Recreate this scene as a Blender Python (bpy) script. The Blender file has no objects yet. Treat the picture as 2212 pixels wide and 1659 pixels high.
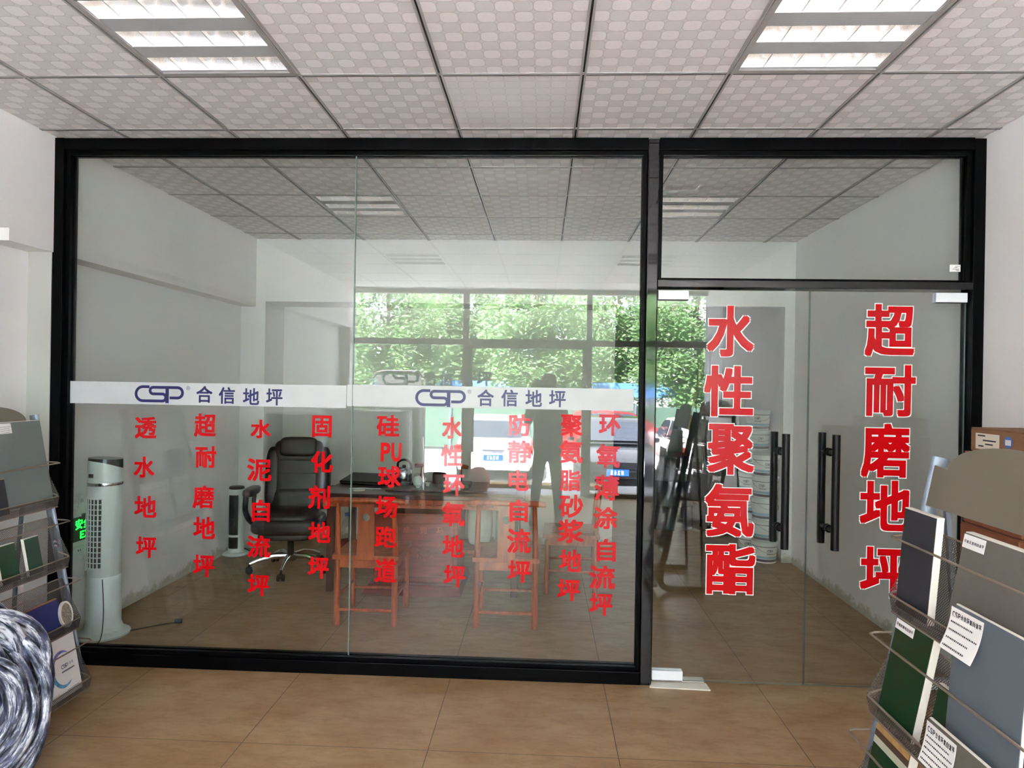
import bpy, bmesh, math, random
from mathutils import Vector, Matrix
random.seed(7)
S = bpy.context.scene
COL = S.collection
PI = math.pi

# ------------------------------------------------------------------ camera
F_PX, YAW, PITCH, ROLL = 1444.876, .04613, -.00117, .01619
CAM = Vector((0.0, -3.492, 1.555))
def cam_axes():
    cy, sy, cp, sp = math.cos(YAW), math.sin(YAW), math.cos(PITCH), math.sin(PITCH)
    fwd = Vector((-sy*cp, cy*cp, sp)); right = Vector((cy, sy, 0)); up = right.cross(fwd)
    c, s = math.cos(ROLL), math.sin(ROLL)
    return c*right + s*up, -s*right + c*up, fwd
C_R, C_U, C_F = cam_axes()
cd = bpy.data.cameras.new('camera'); cd.sensor_fit = 'HORIZONTAL'; cd.sensor_width = 36
cd.lens = F_PX/2212*36; cd.clip_start = .03; cd.clip_end = 200
cam = bpy.data.objects.new('camera', cd); COL.objects.link(cam)
M3 = Matrix((C_R, C_U, -C_F)).transposed()
cam.matrix_world = Matrix.Translation(CAM) @ M3.to_4x4()
S.camera = cam

# ------------------------------------------------------------------ sky, sun, exposure
w = bpy.data.worlds.new('sky'); S.world = w; w.use_nodes = True
bg = w.node_tree.nodes['Background']
bg.inputs[0].default_value = (.84, .87, 1.0, 1); bg.inputs[1].default_value = 11.0
sl = bpy.data.lights.new('sun', 'SUN'); sl.energy = 110; sl.angle = .02; sl.color = (1, .945, .955)
sun = bpy.data.objects.new('sun', sl); COL.objects.link(sun)
sun.rotation_euler = Vector((-.30, .52, .80)).to_track_quat('Z', 'Y').to_euler()
vs = S.view_settings
S.display_settings.display_device = 'sRGB'
vs.view_transform = 'Standard'; vs.look = 'None'; vs.gamma = 1; vs.use_curve_mapping = False
vs.exposure = 1.2
cy = S.cycles
cy.max_bounces = 10; cy.diffuse_bounces = 5; cy.glossy_bounces = 5; cy.transmission_bounces = 6
cy.transparent_max_bounces = 24; cy.caustics_reflective = False; cy.caustics_refractive = False
cy.sample_clamp_indirect = 12; cy.use_denoising = True; cy.use_adaptive_sampling = False; cy.blur_glossy = .5

# ------------------------------------------------------------------ pixel helpers (photograph -> metres)
def ray(u, v): return C_F + (u-1106)/F_PX*C_R - (v-829.5)/F_PX*C_U
def at(u, v, Y):
    d = ray(u, v); return CAM + d*((Y-CAM.y)/d.y)
def G(u, v, z=0.0):
    d = ray(u, v); return CAM + d*((z-CAM.z)/d.z)
def V(u, v, Y):                 # a point seen mirrored in the glass: virtual depth Y behind it
    p = at(u, v, Y); return Vector((p.x, .09-Y, p.z))

# ------------------------------------------------------------------ materials
def lin(c):
    if isinstance(c, str):
        c = [int(c[i:i+2], 16)/255 for i in (0, 2, 4)]
    else: c = [x/255 for x in c]
    return tuple(x/12.92 if x <= .04045 else ((x+.055)/1.055)**2.4 for x in c) + (1,)
class NT:
    def __init__(s, m): s.t = m.node_tree; s.b = s.t.nodes['Principled BSDF']; s.out = s.t.nodes['Material Output']
    def n(s, typ, **kw):
        x = s.t.nodes.new(typ)
        for k, v in kw.items(): setattr(x, k, v)
        return x
    def l(s, a, b): s.t.links.new(a, b)
    def m(s, op, a, b=None, c=None):
        x = s.n('ShaderNodeMath', operation=op)
        for i, v in enumerate((a, b, c)):
            if v is None: continue
            if isinstance(v, (int, float)): x.inputs[i].default_value = v
            else: s.l(v, x.inputs[i])
        return x.outputs[0]
    def mix(s, f, a, b):
        x = s.n('ShaderNodeMix', data_type='RGBA')
        if isinstance(f, (int, float)): x.inputs[0].default_value = f
        else: s.l(f, x.inputs[0])
        for i, v in ((6, a), (7, b)):
            if isinstance(v, tuple): x.inputs[i].default_value = v
            else: s.l(v, x.inputs[i])
        return x.outputs[2]
    def noise(s, scale, detail=3, vec=None, rough=.55):
        x = s.n('ShaderNodeTexNoise'); x.inputs['Scale'].default_value = scale
        x.inputs['Detail'].default_value = detail; x.inputs['Roughness'].default_value = rough
        if vec is not None: s.l(vec, x.inputs['Vector'])
        return x.outputs[0]
    def ramp(s, f, a, b):
        x = s.n('ShaderNodeMapRange'); x.clamp = True
        s.l(f, x.inputs[0]); x.inputs[1].default_value = a; x.inputs[2].default_value = b
        return x.outputs[0]
    def obj(s, scale=(1, 1, 1)):
        c = s.n('ShaderNodeTexCoord'); mp = s.n('ShaderNodeMapping'); mp.inputs['Scale'].default_value = scale
        s.l(c.outputs['Object'], mp.inputs['Vector']); return mp.outputs[0]
    def uv(s, scale=(1, 1, 1)):
        c = s.n('ShaderNodeTexCoord'); mp = s.n('ShaderNodeMapping'); mp.inputs['Scale'].default_value = scale
        s.l(c.outputs['UV'], mp.inputs['Vector']); return mp.outputs[0]
    def bump(s, h, strength=.2, dist=.002):
        x = s.n('ShaderNodeBump'); x.inputs['Strength'].default_value = strength; x.inputs['Distance'].default_value = dist
        s.l(h, x.inputs['Height']); s.l(x.outputs[0], s.b.inputs['Normal'])
MATS = {}
def mat(name, col, rough=.5, metal=0, var=0, vscale=8, stretch=(1, 1, 1), col2=None, bump=0, bscale=60, spec=.5, coat=0):
    m = bpy.data.materials.new(name); m.use_nodes = True; n = NT(m); c = lin(col)
    n.b.inputs['Base Color'].default_value = c; n.b.inputs['Roughness'].default_value = rough
    n.b.inputs['Metallic'].default_value = metal; n.b.inputs['Specular IOR Level'].default_value = spec
    n.b.inputs['Coat Weight'].default_value = coat
    vec = n.obj(stretch)
    f = n.noise(vscale, 4, vec)
    if col2 is None: c2 = tuple(max(0, x*(1-max(var, .04)*1.6)) for x in c[:3]) + (1,)
    else: c2 = lin(col2)
    n.l(n.mix(n.ramp(f, .35, .65), c, c2), n.b.inputs['Base Color'])
    if bump: n.bump(n.noise(bscale, 2, n.obj()), bump)
    MATS[name] = m; return m
def emis(name, col, st):
    m = bpy.data.materials.new(name); m.use_nodes = True; n = NT(m)
    n.b.inputs['Base Color'].default_value = lin(col); n.b.inputs['Emission Color'].default_value = lin(col)
    n.b.inputs['Emission Strength'].default_value = st; MATS[name] = m; return m

mat('black_frame', '050506', .32, 0, .1, spec=.06)
mat('black_mirror', '08080a', .05, 0, .1, spec=.6)
mat('black_rubber', '101010', .6)
mat('black_plastic', '0b0b0c', .4, spec=.25)
mat('black_gloss', '0c0c0d', .12)
mat('white_plastic', 'd9e0dc', .35, var=.03)
mat('white_paint_metal', 'e4e6e8', .4)
mat('grey_metal', '7e8894', .38, .55)
mat('tbar', 'a9a7a4', .4, .3); mat('tbar_dark', '2b2a29', .7)
mat('chrome', 'd8dadc', .12, 1); mat('steel', 'b9bbbd', .2, 1)
mat('red_vinyl', 'be0a12', .14, 0, .03, spec=.25); mat('white_vinyl', 'ecebe6', .4); mat('navy_vinyl', '190f58', .4)
mat('band_white', 'bcbdbf', .45, var=.02)
mat('blue_vinyl', '1c6488', .4)
mat('shop_frame', '7d7464', .45, .2, .05)
mat('card', '856143', .8, 0, .08, 5, (1, 1, 6)); mat('card_red', '804d34', .8, 0, .08, 5, (1, 1, 6)); mat('card_dark', '3f3327', .85, 0, .1)
mat('tape_tan', 'b99062', .4)
mat('paper', 'e6e3dd', .7, var=.02); mat('paper_cream', 'dcd4c2', .7); mat('ink', '2b2b30', .7)
mat('rack_olive', '726b5b', .5, .1, .06, 4); mat('rack_tube', '6b737c', .4, .45, .08, 20); mat('rack_wire', '8d8172', .5, .5)
mat('wood', 'a84c1e', .35, 0, .3, 10, (3, 3, .5), '7d3314', coat=.3)
mat('wood_dark', '43150f', .3, 0, .3, 9, (.6, 4, 4), '300e0b', coat=.3)
mat('wood_red', '83291c', .35, 0, .3, 9, (.6, 4, 4), '681d14', coat=.2)
mat('leather', '29170f', .42, 0, .15, 12, bump=.25, bscale=220)
mat('tower_white', 'd3ddd8', .4, 0, .05, 5)
mat('grille_dark', '2a2826', .7)
mat('drum_white', '343c44', .22, .1, .06, 4); mat('drum_dark', '30363a', .45, .2, .1); mat('drum_blue', '1c2f48', .4, .2, .08)
mat('pail', 'dfe3e1', .38, var=.03); mat('pail_navy', '161c40', .4); mat('pail_blue', '7fa9c4', .4)
mat('cloth_dark', '23252a', .9, 0, .15, 20); mat('denim', '2c3038', .9, 0, .15, 30); mat('skin', 'b98563', .55, 0, .05, 10); mat('hair', '12100f', .7)
mat('car_white', 'eef0f0', .2, coat=1); mat('car_black', '101318', .15, coat=1); mat('car_red', '8f1216', .2, coat=1); mat('car_glass', '39404a', .05)
mat('tail_red', 'b4141a', .2); mat('plate_blue', '1b4fb0', .4)
mat('trunk', '5b4a3a', .9, 0, .3, 12, bump=.5, bscale=30)
mat('mesh_green', '476455', .7); mat('hoarding_blue', '5c90d6', .5)
mat('sign_back', '454746', .6)
mat('pink', '9d4d6d', .8, 0, .15); mat('bag_green', '7aa07c', .6, 0, .15); mat('bag_white', 'c9cdc6', .6, 0, .1); mat('label_blue', '4b6fae', .6)
mat('red_sack', '8a1f26', .85, 0, .2)
mat('board_dark', '2b2d31', .7, 0, .12, 160); mat('board_grey', '625f56', .5, 0, .03, 40); mat('board_slate', '5c666d', .42, 0, .03, 3)
mat('board_green', '0a371c', .32, 0, .06, 4); mat('board_edge', 'd8d3c4', .7, var=.05); mat('board_greygreen', '646d69', .38, 0, .04, 3)
mat('board_tan', 'b08a55', .8, 0, .2, 30); mat('board_brown', '4a3322', .7); mat('board_pale', 'b6b8a0', .6)
mat('board_blue', '27306e', .55, 0, .1, 30); mat('plywood', '9a6f45', .8)
mat('pebble', 'a79d8b', .8, 0, .5, 130, col2='5d5346'); mat('rim_white', 'dedbd2', .5)
mat('sack_maroon', '5a1a1c', .8)
mat('straw', 'a08a58', .8); mat('rope_dark', '33373f', .6)
mat('concrete', 'b6b7b8', .85, 0, .1, 3)
emis('exit_green', '14e83c', 1.6)

def glass_mat(name, tint, ior):
    m = bpy.data.materials.new(name); m.use_nodes = True; n = NT(m); n.t.nodes.remove(n.b)
    tr = n.n('ShaderNodeBsdfTransparent'); tr.inputs[0].default_value = tint
    gl = n.n('ShaderNodeBsdfGlossy'); gl.inputs[0].default_value = (1, 1, 1, 1); gl.inputs['Roughness'].default_value = 0
    g = n.n('ShaderNodeNewGeometry')
    i = n.n('ShaderNodeMix', data_type='FLOAT'); n.l(g.outputs['Backfacing'], i.inputs[0]); i.inputs[2].default_value = ior; i.inputs[3].default_value = 1/ior
    fr = n.n('ShaderNodeFresnel'); n.l(i.outputs[0], fr.inputs[0])
    mx = n.n('ShaderNodeMixShader'); n.l(fr.outputs[0], mx.inputs[0]); n.l(tr.outputs[0], mx.inputs[1]); n.l(gl.outputs[0], mx.inputs[2])
    n.l(mx.outputs[0], n.out.inputs[0]); MATS[name] = m
glass_mat('glass', (.945, .965, .952, 1), 1.53)
glass_mat('clear_glass', (.985, .985, .985, 1), 1.45)
mat('glass_edge', '6f7f78', .2)

def wall_mat():
    m = mat('wall_paint', 'e6e4e1', .75, 0, .02, 1.2); n = NT(m)
    src = n.b.inputs['Base Color'].links[0].from_socket
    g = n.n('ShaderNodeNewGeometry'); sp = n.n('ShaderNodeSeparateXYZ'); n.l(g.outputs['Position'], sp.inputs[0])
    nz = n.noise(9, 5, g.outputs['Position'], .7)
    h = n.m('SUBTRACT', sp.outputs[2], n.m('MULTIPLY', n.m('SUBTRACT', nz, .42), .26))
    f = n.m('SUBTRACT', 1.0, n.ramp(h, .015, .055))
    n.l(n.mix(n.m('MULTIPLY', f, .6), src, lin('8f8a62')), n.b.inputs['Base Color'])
wall_mat()
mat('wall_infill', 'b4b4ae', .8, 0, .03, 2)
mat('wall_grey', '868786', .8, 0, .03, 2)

GX, GY = -.453, -.104                 # ceiling grid phase
def ceil_mat(name, smooth):
    m = bpy.data.materials.new(name); m.use_nodes = True; n = NT(m); MATS[name] = m
    sp = n.n('ShaderNodeSeparateXYZ'); n.l(n.obj(), sp.inputs[0])
    px = n.m('MULTIPLY', n.m('SUBTRACT', sp.outputs[0], GX), 15.0); py = n.m('MULTIPLY', n.m('SUBTRACT', sp.outputs[1], GY), 15.0)
    fx = n.m('ABSOLUTE', n.m('SUBTRACT', n.m('FRACT', px), .5)); fy = n.m('ABSOLUTE', n.m('SUBTRACT', n.m('FRACT', py), .5))
    d = n.m('POWER', n.m('ADD', n.m('POWER', fx, 3.4), n.m('POWER', fy, 3.4)), 1/3.4)
    par = n.m('MODULO', n.m('ADD', n.m('FLOOR', px), n.m('ADD', n.m('FLOOR', py), 400.0)), 2.0)
    inside = n.m('LESS_THAN', d, .485)
    edge = n.m('SUBTRACT', 1.0, n.ramp(n.m('ABSOLUTE', n.m('SUBTRACT', d, .495)), .010, .028))
    dim = n.noise(260, 1, n.obj(), .5); pit = n.ramp(dim, .3, .38)
    base, hi, ln = lin((203, 201, 199)), lin((222, 219, 218)), lin((172, 168, 166))
    if smooth: base, hi, ln = lin((210, 208, 209)), lin((213, 211, 212)), lin((181, 178, 178))
    c = n.mix(n.m('MULTIPLY', inside, par), base, hi)
    c = n.mix(n.m('MULTIPLY', edge, .55), c, ln)
    if not smooth: c = n.mix(n.m('MULTIPLY', n.m('SUBTRACT', 1.0, pit), n.m('MULTIPLY', n.m('MULTIPLY', inside, par), .35)), c, ln)
    n.l(c, n.b.inputs['Base Color']); n.b.inputs['Roughness'].default_value = .42 if smooth else .5
    n.bump(n.m('SUBTRACT', n.m('MULTIPLY', inside, .6), edge), .25, .0015)
ceil_mat('ceiling_tile', False); ceil_mat('ceiling_smooth', True)

def floor_mat():
    m = bpy.data.materials.new('floor_tile'); m.use_nodes = True; n = NT(m); MATS['floor_tile'] = m
    o = n.obj(); sp = n.n('ShaderNodeSeparateXYZ'); n.l(o, sp.inputs[0])
    def grout(s, off):
        f = n.m('FRACT', n.m('ADD', n.m('MULTIPLY', n.m('SUBTRACT', s, off), 1.25), 40.5))
        return n.m('SUBTRACT', 1.0, n.ramp(n.m('ABSOLUTE', n.m('SUBTRACT', f, .5)), .0012, .0032))
    gr = n.m('MAXIMUM', grout(sp.outputs[0], .34), grout(sp.outputs[1], -.69))
    big = n.noise(3.2, 6, n.obj((.8, 1.3, 1)), .65); fine = n.noise(9, 7, n.obj((.7, 1.6, 1)), .75)
    c = n.mix(n.ramp(big, .3, .7), lin('87653f'), lin('a18865'))
    c = n.mix(n.m('MULTIPLY', n.ramp(fine, .47, .70), .5), c, lin('6d4a2c'))
    spots = n.ramp(n.noise(34, 2, n.obj((.6, 1.2, 1)), .6), .80, .84)
    c = n.mix(n.m('MULTIPLY', spots, .3), c, lin('4a3222'))
    c = n.mix(gr, c, lin('4c4034'))
    n.l(c, n.b.inputs['Base Color'])
    n.l(n.m('ADD', .30, n.m('MULTIPLY', n.ramp(fine, .3, .8), .16)), n.b.inputs['Roughness'])
    n.b.inputs['Specular IOR Level'].default_value = .28
    n.bump(n.m('SUBTRACT', 1.0, gr), .3, .001)
floor_mat()

def mesh_mat():
    m = bpy.data.materials.new('expanded_mesh'); m.use_nodes = True; n = NT(m); MATS['expanded_mesh'] = m
    n.b.inputs['Base Color'].default_value = lin('605c56'); n.b.inputs['Metallic'].default_value = .5; n.b.inputs['Roughness'].default_value = .45
    sp = n.n('ShaderNodeSeparateXYZ'); n.l(n.uv(), sp.inputs[0])
    a = n.m('MULTIPLY', sp.outputs[0], 1/.0085); b = n.m('MULTIPLY', sp.outputs[1], 1/.0095)
    p = n.m('ABSOLUTE', n.m('SUBTRACT', n.m('FRACT', n.m('ADD', a, b)), .5)); q = n.m('ABSOLUTE', n.m('SUBTRACT', n.m('FRACT', n.m('SUBTRACT', a, b)), .5))
    n.l(n.m('GREATER_THAN', n.m('MAXIMUM', p, q), .31), n.b.inputs['Alpha'])
mesh_mat()

def marble_rope():
    m = bpy.data.materials.new('marbled_rope'); m.use_nodes = True; n = NT(m); MATS['marbled_rope'] = m
    f = n.noise(1, 6, n.uv((5, 24, 1)), .72); g = n.noise(1, 3, n.uv((9, 9, 1)), .6)
    c = n.mix(n.ramp(f, .43, .50), lin('0d0e12'), lin('4f5568'))
    c = n.mix(n.ramp(f, .50, .57), c, lin('d0d2d8'))
    c = n.mix(n.m('MULTIPLY', n.ramp(g, .52, .62), .6), c, lin('4a4f6e'))
    n.l(c, n.b.inputs['Base Color']); n.b.inputs['Roughness'].default_value = .42
marble_rope()

def leaf_mat():
    m = bpy.data.materials.new('leaf'); m.use_nodes = True; n = NT(m); MATS['leaf'] = m
    o = n.n('ShaderNodeTexCoord'); f = n.noise(1.4, 3, o.outputs['Object'])
    c = n.mix(n.ramp(f, .35, .65), lin('6e9560'), lin('9ab488'))
    n.l(c, n.b.inputs['Base Color']); n.b.inputs['Roughness'].default_value = .8; n.b.inputs['Specular IOR Level'].default_value = .1
    tr = n.n('ShaderNodeBsdfTranslucent'); n.l(c, tr.inputs[0])
    mx = n.n('ShaderNodeMixShader'); mx.inputs[0].default_value = .5
    n.l(n.b.outputs[0], mx.inputs[1]); n.l(tr.outputs[0], mx.inputs[2]); n.l(mx.outputs[0], n.out.inputs[0])
leaf_mat()

# ------------------------------------------------------------------ mesh builder
class MB:
    def __init__(s): s.v = []; s.f = []; s.mi = []; s.uv = []
    def add(s, vs, fs, mi=0, uvs=None):
        b = len(s.v); s.v += [Vector(p) for p in vs]
        for k, f in enumerate(fs):
            s.f.append([i+b for i in f]); s.mi.append(mi)
            s.uv.append(uvs[k] if uvs else None)
        return s
    def box(s, x0, x1, y0, y1, z0, z1, mi=0, M=None):
        vs = [Vector((x, y, z)) for x in (x0, x1) for y in (y0, y1) for z in (z0, z1)]
        if M: vs = [M @ p for p in vs]
        return s.add(vs, [(0, 1, 3, 2), (4, 6, 7, 5), (0, 4, 5, 1), (2, 3, 7, 6), (0, 2, 6, 4), (1, 5, 7, 3)], mi)
    def hexa(s, a, b, mi=0):          # two quads a (bottom ring) and b (top ring), same order
        return s.add(list(a)+list(b), [(3, 2, 1, 0), (4, 5, 6, 7), (0, 1, 5, 4), (1, 2, 6, 5), (2, 3, 7, 6), (3, 0, 4, 7)], mi)
    def prism(s, loop, vec, mi=0):
        n = len(loop); vec = Vector(vec); vs = [Vector(p) for p in loop]; vs += [p+vec for p in vs]
        fs = [tuple(range(n-1, -1, -1)), tuple(range(n, 2*n))] + [(i, (i+1) % n, n+(i+1) % n, n+i) for i in range(n)]
        return s.add(vs, fs, mi)
    def cyl(s, p0, p1, r0, r1=None, n=16, mi=0): return s.tube([p0, p1], [r0, r0 if r1 is None else r1], n, mi=mi)
    def tube(s, pts, r, n=8, closed=False, mi=0, flat=1.0, up=None):
        pts = [Vector(p) for p in pts]; k = len(pts); rs = r if isinstance(r, (list, tuple)) else [r]*k
        prev = None; rings = []; L = 0
        for i, p in enumerate(pts):
            a = pts[(i-1) % k] if (closed or i) else p; c = pts[(i+1) % k] if (closed or i < k-1) else p
            t = (c-a); t = t.normalized() if t.length > 1e-9 else Vector((0, 0, 1))
            if prev is None:
                h = Vector(up) if up else (Vector((0, 0, 1)) if abs(t.z) < .9 else Vector((1, 0, 0)))
                u = (h - t*h.dot(t)).normalized()
            else:
                u = prev - t*prev.dot(t); u = u.normalized() if u.length > 1e-6 else Vector((1, 0, 0))
            prev = u; w_ = t.cross(u)
            if i: L += (p-pts[i-1]).length
            rings.append((L, [p + (u*math.cos(2*PI*j/n) + w_*flat*math.sin(2*PI*j/n))*rs[i] for j in range(n)]))
        vs = [q for _, ring in rings for q in ring]; fs = []; uvs = []
        kk = k if closed else k-1
        for i in range(kk):
            j2 = (i+1) % k; l0 = rings[i][0]; l1 = rings[j2][0] if j2 else l0+(pts[0]-pts[-1]).length
            for j in range(n):
                fs.append((i*n+j, i*n+(j+1) % n, j2*n+(j+1) % n, j2*n+j))
                c0 = 2*PI*rs[i]*j/n; c1 = 2*PI*rs[i]*(j+1)/n
                uvs.append([(l0, c0), (l0, c1), (l1, c1), (l1, c0)])
        if not closed:
            fs.append(tuple(range(n-1, -1, -1))); uvs.append([(0, 0)]*n)
            fs.append(tuple((k-1)*n+j for j in range(n))); uvs.append([(0, 0)]*n)
        return s.add(vs, fs, mi, uvs)
    def lathe(s, prof, c=(0, 0, 0), n=28, mi=0, a0=0, a1=2*PI):
        c = Vector(c); full = abs(a1-a0-2*PI) < 1e-6; m = n if full else n+1; vs = []
        for r, z in prof:
            vs += [c+Vector((r*math.cos(a0+(a1-a0)*j/n), r*math.sin(a0+(a1-a0)*j/n), z)) for j in range(m)]
        fs = [(i*m+j, i*m+(j+1) % m, (i+1)*m+(j+1) % m, (i+1)*m+j) for i in range(len(prof)-1) for j in range(n)]
        if full:
            if prof[0][0] > 1e-5: fs.append(tuple(range(m-1, -1, -1)))
            if prof[-1][0] > 1e-5: fs.append(tuple((len(prof)-1)*m+j for j in range(m)))
        return s.add(vs, fs, mi)
    def puff(s, c, size, e=.35, n=20, mi=0, M=None):     # cushion: superellipsoid
        c = Vector(c); a, b, h = [x/2 for x in size]; vs = []; m = n*2
        sg = lambda x, p: math.copysign(abs(x)**p, x)
        for i in range(n+1):
            ph = -PI/2+PI*i/n
            for j in range(m):
                th = 2*PI*j/m
                p = Vector((a*sg(math.cos(ph), e)*sg(math.cos(th), e), b*sg(math.cos(ph), e)*sg(math.sin(th), e), h*sg(math.sin(ph), e)))
                vs.append((M @ p if M else p)+c)
        fs = [(i*m+j, i*m+(j+1) % m, (i+1)*m+(j+1) % m, (i+1)*m+j) for i in range(n) for j in range(m)]
        return s.add(vs, fs, mi)
    def sheet(s, p0, du, dv, mi=0, thick=None):            # rectangle with UV in metres
        p0, du, dv = Vector(p0), Vector(du), Vector(dv); a, b = du.length, dv.length
        return s.add([p0, p0+du, p0+du+dv, p0+dv], [(0, 1, 2, 3)], mi, [[(0, 0), (a, 0), (a, b), (0, b)]])
    def build(s, name, mats, parent=None, smooth=False, bevel=0, seg=2, loc=None, angle=35):
        me = bpy.data.meshes.new(name); me.from_pydata([tuple(p) for p in s.v], [], s.f)
        mats = mats if isinstance(mats, (list, tuple)) else [mats]
        for m in mats: me.materials.append(MATS[m] if isinstance(m, str) else m)
        me.polygons.foreach_set('material_index', s.mi)
        if any(u for u in s.uv):
            ul = me.uv_layers.new(name='UVMap'); i = 0
            for f, u in zip(s.f, s.uv):
                for k in range(len(f)):
                    ul.data[i].uv = u[k] if u else (0, 0)
                    i += 1
        me.update()
        bm = bmesh.new(); bm.from_mesh(me)
        if not any(u for u in s.uv): bmesh.ops.remove_doubles(bm, verts=bm.verts, dist=1e-6)
        bmesh.ops.recalc_face_normals(bm, faces=bm.faces); bm.to_mesh(me); bm.free()
        if smooth:
            me.polygons.foreach_set('use_smooth', [True]*len(me.polygons)); me.set_sharp_from_angle(angle=math.radians(angle))
        o = bpy.data.objects.new(name, me); COL.objects.link(o)
        if parent: o.parent = parent
        if loc is not None: o.location = loc
        if bevel:
            b = o.modifiers.new('bevel', 'BEVEL'); b.width = bevel; b.segments = seg; b.limit_method = 'ANGLE'; b.angle_limit = .6
        return o
def tag(o, label, cat, group=None, kind=None):
    o['label'] = label; o['category'] = cat
    if group: o['group'] = group
    if kind: o['kind'] = kind
    return o
def thing(name, label, cat, loc=(0, 0, 0), rz=0, group=None, kind=None):
    o = bpy.data.objects.new(name, None); COL.objects.link(o); o.empty_display_size = .1
    o.location = loc; o.rotation_euler = (0, 0, rz)
    return tag(o, label, cat, group, kind)
def struct(o, label, cat): return tag(o, label, cat, None, 'structure')
def dup(root, loc, rz, label, group=None):
    def cp(o, par):
        c = o.copy(); COL.objects.link(c); c.parent = par
        for ch in [x for x in bpy.data.objects if x.parent == o]: cp(ch, c)
        return c
    r = cp(root, None); r.location = loc; r.rotation_euler = (0, 0, rz); r['label'] = label
    if group: r['group'] = group
    return r
def smooth_path(pts, n=8, closed=False):
    P = [Vector(p) for p in pts]; k = len(P); out = []
    for i in range(k if closed else k-1):
        p0 = P[(i-1) % k] if (closed or i) else P[0]; p1 = P[i]; p2 = P[(i+1) % k]; p3 = P[(i+2) % k] if (closed or i < k-2) else P[-1]
        for j in range(n):
            t = j/n
            out.append(.5*((2*p1)+(p2-p0)*t+(2*p0-5*p1+4*p2-p3)*t*t+(3*p1-p0-3*p2+p3)*t**3))
    if not closed: out.append(P[-1])
    return out

# ------------------------------------------------------------------ lettering
GLYPH = {}
def glyph(ch):
    if ch not in GLYPH:
        c = bpy.data.curves.new('glyph', 'FONT'); c.body = ch; c.size = 1; c.resolution_u = 3; c.offset = -.004 if ch == '跑' else 0
        o = bpy.data.objects.new('glyph', c); COL.objects.link(o)
        me = bpy.data.meshes.new_from_object(o.evaluated_get(bpy.context.evaluated_depsgraph_get()))
        GLYPH[ch] = ([v.co.copy() for v in me.vertices], [tuple(p.vertices) for p in me.polygons])
        bpy.data.objects.remove(o); bpy.data.curves.remove(c); bpy.data.meshes.remove(me)
    return GLYPH[ch]
def put_glyph(mb, ch, org, ex, ez, wd, ht, bold=0.0, mi=0, lift=Vector((0, 0, 0))):
    """one character fitted to a wd x ht box centred on org; ex, ez unit axes; bold = stroke growth in metres"""
    vs, fs = glyph(ch)
    x0, x1 = min(p.x for p in vs), max(p.x for p in vs); y0, y1 = min(p.y for p in vs), max(p.y for p in vs)
    sx = (wd-2*bold)/max(x1-x0, 1e-4); sy = (ht-2*bold)/max(y1-y0, 1e-4)
    offs = [(0, 0)] if not bold else [(a*bold*k, b*bold*k) for k in ((1,) if bold < .004 else (1, .5)) for a in (-1, 0, 1) for b in (-1, 0, 1)]
    dn = ex.cross(ez)          # each shifted copy a hair deeper, so that none shades another
    for k, (a, b) in enumerate(sorted(offs, key=lambda q: abs(q[0])+abs(q[1]))):
        mb.add([org+lift-dn*(k*2.5e-5)+ex*((p.x-(x0+x1)/2)*sx+a)+ez*((p.y-(y0+y1)/2)*sy+b) for p in vs], fs, mi)
EX, EZ = Vector((1, 0, 0)), Vector((0, 0, 1))
def ribbon(mb, pts, wd, org, ex, ez, mi=0):      # flat stroke along 2-D points
    for i in range(len(pts)-1):
        a, b = Vector(pts[i]), Vector(pts[i+1]); t = (b-a).normalized(); nrm = Vector((-t.y, t.x))*wd/2; e = t*wd*.18
        q = [a-nrm-e, b-nrm+e, b+nrm+e, a+nrm-e]
        mb.add([org-ex.cross(ez)*((i % 7)*2e-5+len(mb.v)*1e-7)+ex*p.x+ez*p.y for p in q], [(0, 1, 2, 3)], mi)
def arc(cx, cy, r, a0, a1, n=10): return [(cx+r*math.cos(math.radians(a0+(a1-a0)*i/n)), cy+r*math.sin(math.radians(a0+(a1-a0)*i/n))) for i in range(n+1)]
def logo(mb, org, ex, ez, wd, ht, mi=0, fat=1.2):          # the rounded interlocked CSP mark; org = centre
    s = ht/140.0; k = wd/426.0
    tr = lambda L: [((x-213)*k, (y-70)*s) for x, y in L]
    st = 20*s*fat
    c = tr([(122, 130), (70, 130)] + arc(70, 70, 60, 90, 270, 14) + [(70, 10), (238, 10)] + arc(240, 40, 30, -90, 90, 10))
    ribbon(mb, c, st, org, ex, ez, mi)
    s2 = tr([(282, 126), (165, 126)] + arc(160, 98, 28, 90, 270, 8) + [(165, 70), (240, 70)])
    ribbon(mb, s2, st, org, ex, ez, mi)
    ribbon(mb, tr([(282, 126), (282, -2)]), st*1.25, org, ex, ez, mi)
    ribbon(mb, tr([(275, 126), (375, 126)] + arc(372, 82, 44, 90, -90, 12) + [(372, 38), (308, 38)]), st, org, ex, ez, mi)

# ================================================================== THE SETTING
XL, XB, XR = -2.79, -2.65, 2.225          # lower left wall, beam face, right wall
HC = 2.845                                # ceiling
YS, YB, YN, YR = -5.61, 2.55, 3.0, 4.95   # shopfront, back wall, niche back, rear room back
mb = MB(); mb.box(-3.2, 2.6, -5.75, 5.2, -.12, 0)
struct(mb.build('floor', 'floor_tile'), 'beige marbled floor tiles running through both rooms', 'floor')
mb = MB()
mb.box(-3.0, XL, YS, YR, 0, 2.9); mb.box(-3.0, XB, -.30, YB, 2.222, 3.0); mb.box(-3.0, XB, YS, -.30, 2.285, 3.0)
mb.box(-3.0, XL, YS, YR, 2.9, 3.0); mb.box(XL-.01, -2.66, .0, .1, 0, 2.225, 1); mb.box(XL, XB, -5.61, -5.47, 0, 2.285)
struct(mb.build('wall_left', ['wall_paint', 'wall_infill']), 'off-white left wall with a deep boxed beam along its top', 'wall')
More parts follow.
